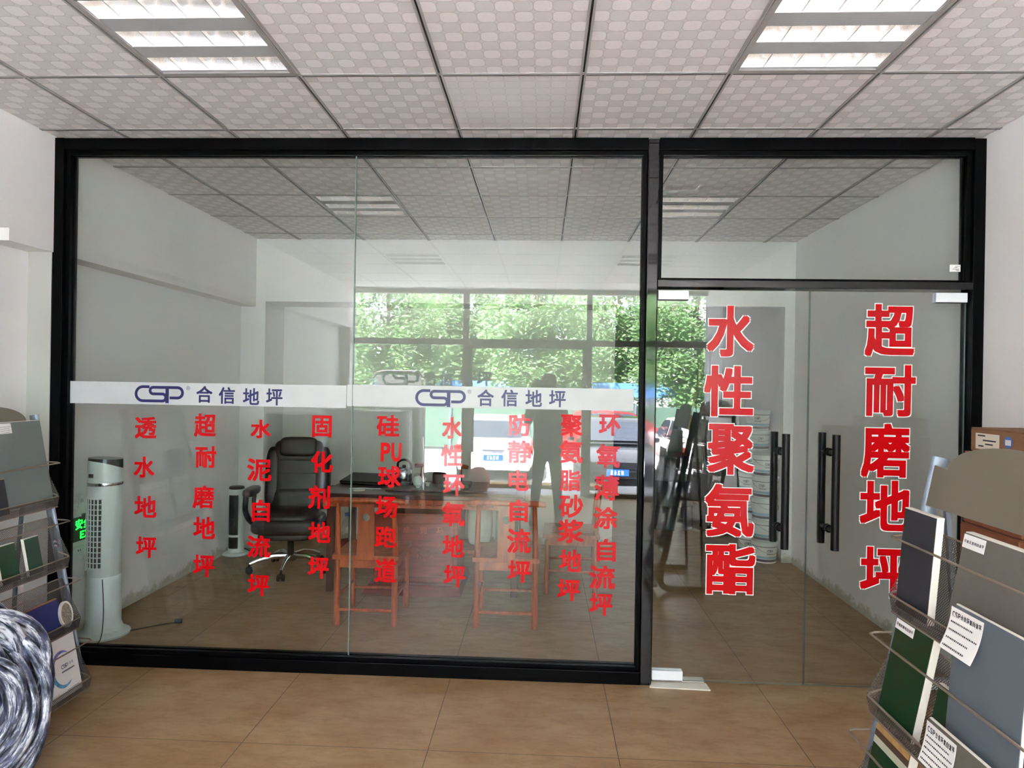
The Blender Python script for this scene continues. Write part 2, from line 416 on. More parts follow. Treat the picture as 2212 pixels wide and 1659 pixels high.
mb = MB(); mb.box(XR+.0, 2.5, YS, YR+.1, 0, 3.0)
struct(mb.build('wall_right', 'wall_paint'), 'plain off-white right wall running past the glass partition', 'wall')
mb = MB()
mb.box(XL, XR, YB, YB+.09, 2.272, 3.0); mb.box(XL, -2.56, YB, YN, 0, 2.272); mb.box(2.137, XR, YB, YB+.09, 0, 2.272)
mb.box(-2.56, .69, YB+.09, YN, 2.272, 2.5); mb.box(XL, .69, YN, YN+.1, 0, 3.0)
mb.box(.59, .69, YN+.1, YR, 0, 3.0)
struct(mb.build('wall_back', 'wall_paint'), 'white back wall of the inner office with a wide shallow recess', 'wall')
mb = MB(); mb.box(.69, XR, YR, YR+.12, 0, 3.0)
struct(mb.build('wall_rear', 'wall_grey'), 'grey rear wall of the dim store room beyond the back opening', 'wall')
mb = MB(); mb.box(-3.1, 2.6, YS-.3, 5.2, 3.0, 3.15); mb.box(.69, XR, YB+.09, YR, 2.75, 3.0)
struct(mb.build('ceiling_slab', 'wall_grey'), 'concrete slab above the suspended ceiling', 'ceiling')

LAMPS = [(i, j) for j in (-1, -5, 3) for i in (-2, 2)]      # tile cells (column, row) holding a louvre lamp
mb = MB(); g = .006
for i in range(-5, 6):
    for j in range(-10, 6):
        if (i, j) in LAMPS: continue
        x0, x1 = GX+.6*i, GX+.6*i+.6; y0, y1 = GY+.6*(j-1)+0, GY+.6*j
        x0, x1 = max(x0, XB-.0), min(x1, XR); y0, y1 = max(y0, YS), min(y1, YB)
        if x1-x0 < .02 or y1-y0 < .02: continue
        mb.box(x0+g, x1-g, y0+g, y1-g, HC, HC+.02, 1 if (i, j) == (0, 0) else 0)
ceil = struct(mb.build('ceiling', ['ceiling_tile', 'ceiling_smooth']), 'suspended ceiling of square patterned off-white tiles', 'ceiling')
LAMPS = [(i, j-1) for i, j in LAMPS]
mb = MB()
for i in range(-4, 6):                                       # bars running away from the viewer, dark groove in the middle
    x = GX+.6*i
    if not XB < x < XR: continue
    for a, b in ((-.013, -.0042), (.0042, .013)): mb.box(x+a, x+b, YS, YB, HC-.005, HC+.012)
    mb.box(x-.0042, x+.0042, YS, YB, HC+.002, HC+.012, 1)
for j in range(-9, 5):
    y = GY+.6*j
    if not YS < y < YB: continue
    mb.box(XB, XR, y-.010, y+.010, HC-.003, HC+.012); mb.box(XB, XR, y+.0055, y+.010, HC-.0036, HC-.003, 1)
mb.build('ceiling_grid', ['tbar', 'tbar_dark'], ceil)

# ---- glass partition
FT, FB = .0, .10                          # frame front and back
PL, PR, P0, P1 = -2.657, 2.225, .527, .586
GF, GB = .045, .057                       # glass faces
def frame_piece(mb, x0, x1, z0, z1): mb.box(x0, x1, FT, FB, z0, z1)
win = struct(thing('window_1', 'large black-framed fixed glass partition covered with red vinyl columns', 'window'), 'large black-framed fixed glass partition covered with red vinyl columns', 'window')
mb = MB(); frame_piece(mb, PL, -2.6, 0, HC-.005); frame_piece(mb, -2.6, P0, 2.776, HC-.007); frame_piece(mb, -2.6, P0, 0, .066)
for y0, y1 in ((.022, .044), (.058, .085)):                # glazing beads
    mb.box(-2.6, -2.578, y0, y1, .066, 2.776); mb.box(.506, P0, y0, y1, .066, 2.776); mb.box(-2.578, .506, y0, y1, 2.755, 2.776); mb.box(-2.578, .506, y0, y1, .066, .086)
mb.build('frame', 'black_frame', win, bevel=.0025)
mb = MB(); frame_piece(mb, P0, P1, 0, HC-.012); mb.build('centre_post', 'black_mirror', win, bevel=.006, seg=3)
XJ = -1.017
def pane(x0, x1, z0, z1, par, name='pane', m='glass'):
    mb = MB(); mb.add([(x, y, z) for x in (x0, x1) for y in (GF, GB) for z in (z0, z1)], [(0, 1, 5, 4), (2, 6, 7, 3)], 0)
    mb.add([(x, y, z) for x in (x0, x1) for y in (GF, GB) for z in (z0, z1)], [(0, 2, 3, 1), (4, 5, 7, 6), (0, 4, 6, 2), (1, 3, 7, 5)], 1)
    return mb.build(name, [m, 'glass_edge'], par)
paneL = pane(-2.594, XJ-.0025, .072, 2.77, win); paneR = pane(XJ+.0025, .52, .072, 2.77, win)
mb = MB(); mb.box(XJ-.0024, XJ+.0024, GF-.001, GB+.001, .086, 2.755)
mb.build('sealant_joint', 'glass_edge', win)
TOPZ0, TOPZ1 = 2.066, 2.103
trn = struct(thing('window_2', 'clear glass transom above the double glass doors', 'window'), 'clear glass transom above the double glass doors', 'window')
mb = MB(); frame_piece(mb, 2.168, PR, 0, HC-.012); frame_piece(mb, P1, 2.168, 2.776, HC-.007)
r2 = MB(); r2.box(P1, 2.168, FT, FB, TOPZ0, TOPZ1); r2.build('door_head_rail', 'black_mirror', trn, bevel=.0025)
for y0, y1 in ((.022, .044), (.058, .085)):
    mb.box(P1, P1+.02, y0, y1, TOPZ1, 2.776); mb.box(2.146, 2.168, y0, y1, TOPZ1, 2.776); mb.box(P1+.02, 2.146, y0, y1, 2.755, 2.776); mb.box(P1+.02, 2.146, y0, y1, TOPZ1, TOPZ1+.014)
mb.build('frame', 'black_frame', trn, bevel=.0025)
paneT = pane(P1+.003, 2.163, TOPZ1+.004, 2.77, trn)
mb = MB(); c = at(2063, 579.5, GF-.0008); mb.box(c.x-.027, c.x+.027, GF-.0012, GF-.0002, c.z-.018, c.z+.018)
for k, (a, b, z) in enumerate([(.0, .022, .010), (-.004, .012, .004), (-.012, .02, -.004), (.004, .022, -.009), (.008, .022, -.013)]): mb.box(c.x+a, c.x+b, GF-.0016, GF-.0012, c.z+z-.001, c.z+z+.001, 1)
o = mb.build('makers_sticker', ['paper', 'ink'], paneT); o['label'] = 'small white sticker in the lower right corner'
GDZ0, GDZ1 = .012, 2.058
def door(name, label, x0, x1):
    d = struct(thing(name, label, 'door', ((x0+x1)/2, .05, 0)), label, 'door'); d.location = (0, 0, 0)
    return d, pane(x0, x1, GDZ0, GDZ1, d, 'glass_leaf')
d1, leaf1 = door('door_1', 'left glass door leaf with red Chinese lettering and a long black handle', .594, 1.3755)
d2, leaf2 = door('door_2', 'right glass door leaf with red Chinese lettering beside the sample rack', 1.3805, 2.163)
def patch(par, x0, x1, z0, z1):
    mb = MB(); mb.box(x0, x1, GF-.016, GF-.0005, z0, z1); mb.box(x0, x1, GB+.0005, GB+.016, z0, z1)
    mb.box(x0+.003, x1-.003, GF-.0135, GF-.0004, z0-.004, z0, 1)
    mb.build('patch_fitting', ['white_paint_metal', 'black_plastic'], par, bevel=.002)
patch(d1, .594, .752, 2.005, 2.052); patch(d1, .592, .752, .018, .067); patch(d2, 2.004, 2.161, 2.005, 2.054); patch(d2, 2.004, 2.161, .018, .067)
def handle(par, x, xi):
    h = MB(); h.cyl((x, -.035, .735), (x, -.035, 1.320), .0195, n=20); o = h.build('pull_bar', 'black_plastic', par, True, angle=40)
    h = MB(); h.cyl((x, .137, .735), (x, .137, 1.320), .0195, n=20); h.build('pull_bar', 'black_plastic', par, True, angle=40)
    for z in (.83, 1.225):
        s = MB(); s.cyl((x, -.03, z), (x, .132, z), .011, n=16); s.cyl((x, GF-.012, z), (x, GF-.0006, z), .021, n=20); s.cyl((x, GB+.0006, z), (x, GB+.012, z), .021, n=20)
        s.build('standoff', 'black_plastic', o, True, angle=40)
handle(d1, 1.238, 1.258); handle(d2, 1.488, 1.503)
mb = MB(); q = [G(1405, 1474), G(1525, 1478), G(1535, 1493), G(1403, 1486)]
mb.prism([(p.x, p.y, .0) for p in q], (0, 0, .006)); mb.box(.60, .87, .058, .10, 0, .012)
tag(mb.build('floor_spring_cover', 'board_edge', bevel=.001), 'peeling pale floor-spring cover plate on the tiles below the left glass door', 'floor plate')

# ---- vinyl lettering, every character at its own place on the glass
def column(par, chars, red, bold, outline=0.0, label=None):
    mb = MB(); y = GF-.0006
    for ch, u, v, wpx, hpx in chars:
        p = at(u, v, y); sc = (p-CAM).dot(C_F)/F_PX; wd, ht = wpx*sc, hpx*sc
        ez = Vector((0, 0, 1)); ex = Vector((1, 0, 0))
        if ch == 'PU':
            for c2, dx in (('P', -.26), ('U', .26)): put_glyph(mb, c2, p+ex*dx*wd, ex, ez, wd*.46, ht, bold, 0)
            continue
        put_glyph(mb, ch, p, ex, ez, wd, ht, bold, 0, Vector((0, -.0006, 0)) if outline else Vector((0, 0, 0)))
        if outline: put_glyph(mb, ch, p, ex, ez, wd+2*outline, ht+2*outline, bold+outline, 1)
    o = mb.build('vinyl_lettering', [red, 'white_vinyl'], par); o['label'] = label
    return o
B_ = .0033
columns = [
 (paneL, [('透', 314.7, 923.8, 48, 47), ('水', 311.4, 1009, 46, 46), ('地', 314, 1094.7, 49, 47), ('坪', 315.8, 1182, 46, 46)], 'red column with four widely spaced characters, leftmost on the glass'),
 (paneL, [('超', 443, 918.4, 48, 50), ('耐', 444.6, 987, 46, 47), ('磨', 439.4, 1073.5, 47, 49), ('地', 441, 1140.5, 48, 48), ('坪', 440, 1222.5, 47, 49)], 'red column of five characters between the tower cooler and the small heater'),
 (paneL, [('水', 563.3, 926.8, 45, 40), ('泥', 560, 1014.9, 54, 49), ('自', 563.5, 1103.4, 40, 48), ('流', 558.8, 1180.6, 52, 48), ('坪', 558.5, 1264, 48, 47)], 'red column of five characters over the left arm of the leather chair'),
 (paneL, [('固', 695.4, 921, 43, 47), ('化', 695.3, 997.8, 48, 47), ('剂', 689.3, 1073.7, 48, 50), ('地', 690, 1150, 49, 45), ('坪', 687.8, 1226.4, 46, 47)], 'red column of five characters over the right side of the leather chair'),
 (paneR, [('硅', 838, 919.5, 49, 46), ('PU', 844.5, 976.8, 46, 41), ('球', 840.8, 1029.6, 50, 47), ('场', 834.7, 1095, 48, 47), ('跑', 833, 1159.7, 47, 46), ('道', 833, 1232.6, 47, 52)], 'red column with the letters PU in it'),
 (paneR, [('水', 976.6, 924.4, 44, 47), ('性', 975.8, 984.5, 47, 47), ('环', 980, 1048, 46, 46), ('氧', 979, 1110.7, 50, 52), ('地', 978.8, 1180.3, 46, 48), ('坪', 982, 1244.7, 47, 47)], 'red column of six characters in front of the tea table base'),
 (paneR, [('防', 1122.8, 918.7, 47, 47), ('静', 1123.5, 976, 54, 49), ('电', 1120.5, 1037.7, 44, 45), ('自', 1120.5, 1103.5, 40, 48), ('流', 1120.8, 1168.4, 51, 53), ('坪', 1121.5, 1234.7, 50, 48)], 'red column of six characters over the lighter wooden chair'),
 (paneR, [('聚', 1234.5, 919.5, 47, 48), ('氨', 1234, 976, 51, 49), ('脂', 1231.8, 1037.6, 46, 46), ('砂', 1233.5, 1093.5, 52, 50), ('浆', 1233.3, 1147.4, 56, 51), ('地', 1232, 1211, 48, 48), ('坪', 1228.6, 1274.5, 49, 47)], 'red column of seven characters, second from the black post'),
 (paneR, [('环', 1317, 918.4, 46, 46), ('氧', 1314, 985, 51, 51), ('薄', 1310.7, 1053.5, 53, 55), ('涂', 1307.5, 1118.8, 52, 48), ('自', 1309.8, 1188.7, 41, 49), ('流', 1300.6, 1247, 56, 51), ('坪', 1298.2, 1305.7, 50, 49)], 'red column of seven characters nearest the black post')]
for par, chars, lab in columns: column(par, chars, 'red_vinyl', B_, label=lab)
column(leaf1, [('水', 1578, 715.4, 100, 110), ('性', 1574, 845, 105, 110), ('聚', 1578.7, 970.7, 100, 110), ('氨', 1575.4, 1102.4, 105, 114), ('酯', 1577.9, 1229.8, 106, 109)], 'red_vinyl', .0075, .0042, 'large red lettering with white outline')
column(leaf2, [('超', 1922, 713.6, 105, 113), ('耐', 1922.9, 844, 107, 111), ('磨', 1912.8, 973.4, 103, 117), ('地', 1913, 1092.5, 109, 109), ('坪', 1913, 1236.5, 108, 110)], 'red_vinyl', .0075, .0042, 'large red lettering with white outline')
for k, (par, u0, u1, lx, lw, rr, chs) in enumerate([(paneL, 148, 761.5, 344, 108, 406.6, [('合', 441.4, 852), ('信', 490, 854.5), ('地', 542.3, 856.5), ('坪', 592.5, 857.5)]),
                                                    (paneR, 763, 1383, 951.5, 109, 1014, [('合', 1048.9, 859.5), ('信', 1100.6, 860), ('地', 1153, 860.6), ('坪', 1204, 861.4)])]):
    y = GF-.0004; a, b = at(u0, 0, y).x, at(u1, 0, y).x
    zt = at((u0+u1)/2, (824 if k == 0 else 834)+(4 if k == 0 else 1.8), y).z; zb = at((u0+u1)/2, (871 if k == 0 else 881)+(5 if k == 0 else 1.5), y).z
    mb = MB(); mb.box(max(a, -2.592), min(b, .515), y-.0003, y, zb, zt)
    band = mb.build('white_band', 'band_white', par); band['label'] = 'white film band with dark purple logo and characters'
    mb = MB(); y -= .0008
    p = at(lx, 851 if k == 0 else 859.5, y); sc = (p-CAM).dot(C_F)/F_PX
    logo(mb, p, EX, EZ, lw*sc, 35.5*sc)
    put_glyph(mb, '®', at(rr, 838.5 if k == 0 else 846, y), EX, EZ, 8.5*sc, 8.5*sc, 0)
    for ch, u, v in chs: put_glyph(mb, ch, at(u, v, y), EX, EZ, 35.5*sc, 36*sc, .0018)
    mb.build('logo_lettering', 'navy_vinyl', par)

# ---- shopfront behind the viewer (seen only as a reflection)
ZT0, ZT1, ZH = 2.075, 2.158, 2.785
SX = [-2.65, -1.116, -1.032, .59, .665, XR]
def shop_bay(name, label, x0, x1, cat='window', low=.0):
    r = struct(thing(name, label, cat), label, cat); mb = MB(); y0, y1 = YS-.10, YS
    mb.box(x0, x1, y0, y1, ZH, HC+.1); mb.box(x0, x1, y0, y1, ZT0, ZT1)
    if cat == 'window': mb.box(x0, x1, y0, y1, 0, .06)
    mb.build('frame', 'shop_frame', r, bevel=.003)
    for z0, z1 in ((.06 if cat == 'window' else .01, ZT0), (ZT1, ZH)):
        m2 = MB(); m2.box(x0+.002, x1-.002, YS-.056, YS-.046, z0, z1); m2.build('pane', 'clear_glass', r)
    return r
w3 = shop_bay('window_3', 'left shopfront bay behind the viewer, seen as a reflection', SX[0], SX[1])
d3 = shop_bay('door_3', 'shopfront double glass door behind the viewer, seen as a reflection', SX[2], SX[3], 'door')
w4 = shop_bay('window_4', 'right shopfront bay behind the viewer, seen as a reflection', SX[4], SX[5])
mb = MB(); mb.box(SX[1], SX[2], YS-.10, YS+.0, 0, HC+.1); mb.box(SX[3], SX[4], YS-.10, YS, 0, HC+.1)
struct(mb.build('trim_1', 'shop_frame', bevel=.003), 'two grey shopfront mullions seen as reflections', 'trim')
mb = MB(); x = (SX[2]+SX[3])/2
mb.box(SX[2]+.002, SX[2]+.05, YS-.075, YS-.03, .01, ZT0-.002); mb.box(SX[3]-.05, SX[3]-.002, YS-.075, YS-.03, .01, ZT0-.002); mb.box(SX[2]+.05, SX[3]-.05, YS-.075, YS-.03, ZT0-.04, ZT0-.002)
mb.build('leaf_frame', 'shop_frame', d3, bevel=.002)
mb = MB(); mb.cyl((SX[2]+.075, YS+.03, .60), (SX[2]+.075, YS+.03, 1.28), .017); mb.build('door_handle', 'black_plastic', d3, True)
# big blue vinyl company lettering on the street glass, right-reading in the mirror
for par, items in ((w3, [('L', 865, 817, 80, 31), ('®', 903, 805, 10, 10), ('合', 930, 818, 31, 33), ('信', 964, 818, 30, 33), ]), (d3, [('坪', 1046, 818, 33, 33)])):
    mb = MB()
    for ch, u, v, wpx, hpx in items:
        p = V(u, v, 5.695); sc = 9.19/F_PX
        if ch == 'L': logo(mb, p, EX, EZ, wpx*sc, hpx*sc, 0, 1.3)
        else: put_glyph(mb, ch, p, EX, EZ, wpx*sc, hpx*sc, .006)
    if par is w3:
        pass
    mb.build('vinyl_lettering', 'blue_vinyl', par)
mb = MB(); put_glyph(mb, '地', V(1006, 818, 5.685), EX, EZ, .20, .21, .006); mb.build('vinyl_lettering', 'blue_vinyl', d3)
mb = MB(); mb.box(-3.3, 2.9, YS-.35, YS, 3.0, 3.5); mb.box(-3.6, -2.65, YS-.12, YS, 0, 3.0); mb.box(XR, 3.2, YS-.12, YS, 0, 3.0)
struct(mb.build('wall_front', 'concrete'), 'outer shop wall around the shopfront', 'wall')

# ================================================================== CEILING LAMPS
def lamp_tube_mat():
    emis('lamp_tube', 'fbfbf8', 3.4)
    m = mat('reflector', 'f0f0f0', .25, .75)
    p = mat('perforated', 'b4b8b9', .5, .1); n = NT(p); src = n.b.inputs['Base Color'].links[0].from_socket
    v = n.n('ShaderNodeTexVoronoi'); v.inputs['Scale'].default_value = 170; v.inputs['Randomness'].default_value = 0; n.l(n.obj(), v.inputs['Vector'])
    n.l(n.mix(n.ramp(v.outputs[0], .30, .38), lin('8d9193'), src), n.b.inputs['Base Color'])
lamp_tube_mat()
def make_lamp(label, loc):
    t = thing('louvre_ceiling_lamp', label, 'ceiling light', loc, 0, 'louvre lamps in the suspended ceiling'); h = .285
    mb = MB()
    for sx in (-1, 1): mb.box(sx*h-.012, sx*h+.012, -.297, .297, -.004, .02)
    for sy in (-1, 1): mb.box(-h, h, sy*h-.012, sy*h+.012, -.004, .02)
    mb.build('rim', 'tbar', t)
    mb = MB(); mb.box(-.3, .3, -.3, .3, .095, .1)
    for sx in (-1, 1): mb.box(sx*.297-.003, sx*.297+.003, -.3, .3, .0, .095); mb.box(-.3, .3, sx*.297-.003, sx*.297+.003, 0, .095)
    mb.build('housing', 'white_paint_metal', t)
    for yc in (-.2, 0, .2):
        mb = MB(); prof = []
        for k in range(13):
            y = -.057+.114*k/12; prof.append((y, .060*(1-(y/.057)**2)+.002))
        mb.add([(x, yc+y, z) for y, z in prof for x in (-.27, .27)], [(2*k, 2*k+1, 2*k+3, 2*k+2) for k in range(12)])
        for sx in (-.27, .27): mb.add([(sx, yc+y, z) for y, z in prof], [tuple(range(13))])
        r = mb.build('reflector', 'reflector', t, True, angle=80)
        for xb in (-.18, -.06, .06, .18):
            b = MB(); loop = [(xb-.002, yc-.054, .001)]+[(xb-.002, yc-.054+.108*k/8, .046-.030*math.sin(PI*k/8)) for k in range(9)]+[(xb-.002, yc+.054, .001)]
            b.prism(loop, (.004, 0, 0)); b.build('louvre_blade', 'reflector', r)
        u = MB(); u.cyl((-.262, yc, .048), (.262, yc, .048), .0085, n=12); u.build('tube', 'lamp_tube', r, True)
    for yc in (-.1, .1):
        mb = MB(); mb.prism([(-.272, yc-.043, .001), (-.272, yc+.043, .001), (-.272, yc+.041, .012), (-.272, yc-.041, .012)], (.544, 0, 0)); mb.build('perforated_cover', 'perforated', t)
    return t
def lamp_pos(i, j): return (GX+.6*i+.3, GY+.6*j+.3, HC)
L0 = make_lamp('louvre ceiling lamp in the front room at upper left', lamp_pos(*LAMPS[0]))
for (i, j), lab in zip(LAMPS[1:], ['louvre ceiling lamp in the front room at upper right', 'louvre lamp above the viewer, reflected left of centre', 'louvre lamp above the viewer on the right side', 'inner office ceiling lamp behind the joint of the two panes', 'inner office ceiling lamp behind the transom glass']):
    dup(L0, lamp_pos(i, j), 0, lab)

# ================================================================== INNER OFFICE
# ---- tower air cooler
ac = thing('tower_air_cooler', 'tall white tower air cooler standing just behind the glass at far left', 'air cooler', (-2.628, .43, 0))
R0 = .0935; A = math.radians(-112)
mb = MB(); mb.lathe([(.0, 0), (.143, 0), (.145, .012), (.132, .022), (.108, .034), (.100, .06), (R0+.001, .075), (R0+.001, .08)], n=40); mb.build('base_disc', 'tower_white', ac, True)
mb = MB(); mb.lathe([(R0+.001, .08), (R0, .36), (R0-.002, .363), (R0, .366), (R0, .90), (R0, .905)], n=48); mb.build('body', 'tower_white', ac, True)
mb = MB(); mb.lathe([(R0+.0015, .905), (R0+.0025, .908), (R0+.0025, .920), (R0+.0015, .923)], n=48); mb.build('chrome_band', 'chrome', ac, True)
mb = MB(); N = 48; ring0 = [(R0*math.cos(2*PI*k/N), R0*math.sin(2*PI*k/N), .923) for k in range(N)]
rdir = lambda x, y: (x*.846+y*.533)/R0
ring1 = [(x, y, 1.040-.026*rdir(x, y)-.012*rdir(x, y)**2) for x, y, _ in ring0]
mb.add(ring0+ring1, [(k, (k+1) % N, N+(k+1) % N, N+k) for k in range(N)]); mb.build('head', 'tower_white', ac, True)
mb = MB(); ring2 = [(x*.985, y*.985, 1.064-.006*rdir(x, y)) for x, y, z in ring1]; ring3 = [(x*.997, y*.997, z) for x, y, z in ring1]
mb.add(ring3+ring2, [(k, (k+1) % N, N+(k+1) % N, N+k) for k in range(N)]+[tuple(range(N, 2*N))]); mb.build('control_panel', 'black_gloss', ac, True)
def pol(r, a, z): return (r*math.cos(a), r*math.sin(a), z)
mb = MB(); n = 20; half = math.radians(46)
arcp = [A-half+2*half*k/n for k in range(n+1)]
mb.add([pol(R0+.0012, a, z) for z in (.42, .83) for a in arcp], [(k, k+1, n+2+k, n+1+k) for k in range(n)]); gd = mb.build('air_intake', 'grille_dark', ac, True)
mb = MB()
for k in range(8): mb.cyl(pol(R0+.003, A-half+2*half*k/7, .415), pol(R0+.003, A-half+2*half*k/7, .835), .0035 if k % 2 else .0045, n=6)
for k in range(14):
    z = .42+.41*k/13; mb.tube([pol(R0+.003, a, z) for a in arcp], .0032, 6)
mb.build('grille', 'tower_white', ac, True)
mb = MB(); mb.box(-.012, .03, -R0-.004, -R0+.01, .955, .978); mb.build('handle_recess', 'black_plastic', ac, loc=(-.03, .005, 0))
mb = MB(); mb.box(-.016, .016, -R0-.0015, -R0+.02, .37, .40); mb.build('rating_label', 'tbar', ac, loc=(-.055, .018, 0))
mb = MB(); mb.tube(smooth_path([(.045, -.085, .355), (.06, -.095, .25), (.075, -.115, .12), (.08, -.15, .02), (.06, -.2, .006), (.03, -.215, .006)]), .003, 6)
mb.build('power_cord', 'rope_dark', ac, True)
mb = MB(); mb.tube(smooth_path([(.13, .05, .006), (.24, .15, .006), (.33, .21, .006)]), .003, 6); mb.cyl((.325, .21, .014), (.365, .22, .014), .014, n=12); mb.build('plug_lead', 'rope_dark', ac, True)
# ---- exit sign, clip fan and socket on the left wall
def wall_box(name, label, cat, y0, y1, z0, z1, dpt, m, bevel=.003):
    t = thing(name, label, cat, (XL, (y0+y1)/2, (z0+z1)/2)); mb = MB(); mb.box(0.0005, dpt, y0-(y0+y1)/2, y1-(y0+y1)/2, (z0-z1)/2, (z1-z0)/2)
    o = mb.build('housing' if cat != 'socket' else 'face_plate', m, t, bevel=bevel); return t, o
es, eh = wall_box('exit_sign', 'black exit sign with glowing green characters, low on the left wall', 'exit sign', .315, .66, .565, .72, .025, 'black_plastic')
mb = MB(); EYv = Vector((0, 1, 0)); yy = -.0875
for ch, dy, dz, a, b in [('安', -.093, .025, .062, .062), ('全', -.025, .025, .062, .062), ('出', .043, .025, .062, .062), ('口', .108, .025, .055, .055), ('E', -.066, -.042, .034, .045), ('X', -.026, -.042, .038, .045), ('I', .008, -.042, .010, .045), ('T', .042, -.042, .036, .045)]:
    put_glyph(mb, ch, Vector((.0262, dy, dz)), EYv, EZ, a, b, .0022)
mb.build('lettering', 'exit_green', es)
sk, so = wall_box('wall_socket', 'white wall socket with a plug in it under the exit sign', 'socket', .375, .465, .43, .53, .012, 'white_plastic')
mb = MB(); mb.box(.012, .0126, -.012, -.006, .018, .03); mb.box(.012, .0126, .006, .012, .018, .03); mb.build('contact_slots', 'black_rubber', sk)
mb = MB(); mb.cyl((.0125, .012, -.015), (.04, .012, -.015), .018, n=16); mb.tube(smooth_path([(.04, .012, -.02), (.05, .01, -.06), (.05, -.03, -.13), (.03, -.10, -.17)]), .003, 6); mb.build('plug', 'white_plastic', sk, True)
cf = thing('desk_fan', 'small translucent desk fan perched on top of the exit sign', 'fan', (XL+.03, .345, .72))
mb = MB(); mb.box(-.025, .025, -.03, .03, 0.0005, .012); mb.cyl((0, 0, .01), (0, 0, .05), .010, n=12); mb.build('stand', 'white_plastic', cf, True)
rc = Vector((.025, 0, .098)); mb = MB()
for rr, xx in ((.052, 0), (.047, .012), (.034, .017), (.020, .02), (.044, -.012)):
    mb.tube([rc+Vector((xx, rr*math.cos(2*PI*k/28), rr*math.sin(2*PI*k/28))) for k in range(28)], .0030 if rr > .05 else .0013, 5, True)
for k in range(24):
    a = 2*PI*k/24; mb.tube([rc+Vector((.02, .015*math.cos(a), .015*math.sin(a))), rc+Vector((.012, .047*math.cos(a), .047*math.sin(a))), rc+Vector((0, .052*math.cos(a), .052*math.sin(a)))], .0010, 4)
mb.build('cage', 'white_plastic', cf, True)
mb = MB(); mb.cyl(rc+Vector((.0, 0, 0)), rc+Vector((.012, 0, 0)), .014, n=14)
for k in range(4):
    a = 2*PI*k/4; d = Vector((0, math.cos(a), math.sin(a))); e = Vector((0, -math.sin(a), math.cos(a)))
    mb.prism([rc+d*.012-e*.008, rc+d*.040-e*.016+Vector((.004, 0, 0)), rc+d*.042+e*.012+Vector((-.004, 0, 0)), rc+d*.012+e*.006], (.0015, 0, 0))
mb.build('blades', 'bag_white', cf); mb = MB(); mb.cyl(rc+Vector((-.03, 0, 0)), rc+Vector((0, 0, 0)), .02, n=14); mb.build('motor', 'white_plastic', cf, True)
# ---- small tower heater
th = thing('tower_heater', 'slim white and black tower heater standing behind the leather chair', 'heater', (-2.70, 2.33, 0), .25)
mb = MB(); mb.lathe([(0, 0), (.115, 0), (.118, .008), (.108, .02), (.07, .026), (0, .026)], n=28); mb.build('base', 'white_plastic', th, True)
mb = MB(); mb.lathe([(.066, .026), (.067, .05), (.067, .55), (.064, .58)], n=28); mb.build('body', 'white_plastic', th, True)
mb = MB(); mb.lathe([(.064, .58), (.066, .584), (.06, .60), (0, .608)], n=28); mb.build('top_panel', 'black_plastic', th, True)
mb = MB()
for z0, z1 in ((.06, .16), (.18, .53)):
    aa = [math.radians(-90-15-38+76*k/10) for k in range(11)]
    mb.add([pol(.0682, a, z) for z in (z0, z1) for a in aa], [(k, k+1, 12+k, 11+k) for k in range(10)])
mb.build('outlet_grille', 'black_rubber', th, True)
mb = MB(); mb.tube(smooth_path([(.06, .03, .04), (.12, .0, .02), (.2, -.10, .006), (.3, -.16, .006)]), .004, 6); mb.build('power_cord', 'black_rubber', th, True)
# ---- leather office chair
ec = thing('office_chair', 'high-backed dark brown leather office chair on a chrome star base', 'office chair', (-2.035, 1.88, 0), math.radians(8))
base = MB(); base.cyl((0, 0, .085), (0, 0, .13), .045, .04, n=20)
bs = base.build('hub', 'black_plastic', ec, True)
for k in range(5):
    a = math.radians(-90+72*k); d = Vector((math.cos(a), math.sin(a), 0)); mb = MB()
    mb.tube([d*.03+Vector((0, 0, .12)), d*.14+Vector((0, 0, .125)), d*.25+Vector((0, 0, .098)), d*.31+Vector((0, 0, .075))], [.024, .022, .018, .015], 10, flat=.65)
    leg = mb.build('base_arm', 'chrome', ec, True)
    c = MB(); e = Vector((-d.y, d.x, 0)); p = d*.315
    for s_ in (-1, 1): c.cyl(p+e*(.008*s_)+Vector((0, 0, .028)), p+e*(.026*s_)+Vector((0, 0, .028)), .0275, n=16)
    c.cyl(p+Vector((0, 0, .03)), p+Vector((0, 0, .075)), .008, n=8); c.puff(p+Vector((0, 0, .04)), (.045, .045, .035), .6, 8)
    c.build('caster', 'black_plastic', leg, True)
mb = MB(); mb.cyl((0, 0, .13), (0, 0, .30), .027, n=16); mb.cyl((0, 0, .28), (0, 0, .34), .02, n=16); mb.box(-.12, .12, -.12, .12, .335, .352); mb.build('gas_lift', 'black_plastic', ec, True)
mb = MB(); mb.puff((0, -.02, .40), (.52, .50, .11), .38); mb.puff((0, -.05, .455), (.47, .42, .10), .5)
mb.puff((0, -.23, .40), (.50, .14, .12), .55); st = mb.build('seat', 'leather', ec, True, angle=70)
mb = MB(); mb.puff((0, -.20, .325), (.40, .16, .055), .4); mb.build('footrest', 'leather', ec, True, angle=70)
tl = Matrix.Rotation(math.radians(-9), 3, 'X')
mb = MB()
def back_w(z):   # half width of the back at height z above the seat
    return .255 if z < .25 else .255+.005*math.sin(z*6)-max(0, z-.42)**2*1.6
for k, (z0, z1, dp) in enumerate([(.0, .16, .13), (.13, .31, .11), (.27, .43, .11), (.39, .565, .12)]):
    wz = back_w((z0+z1)/2)*2; mb.puff(tl @ Vector((0, .0, (z0+z1)/2))+Vector((0, .19, .47)), (wz*.80, dp, z1-z0+.03), .45, 16, M=tl)
for s_ in (-1, 1): mb.puff(tl @ Vector((s_*.205, .01, .255))+Vector((0, .19, .47)), (.13, .14, .53), .6, 16, M=tl)
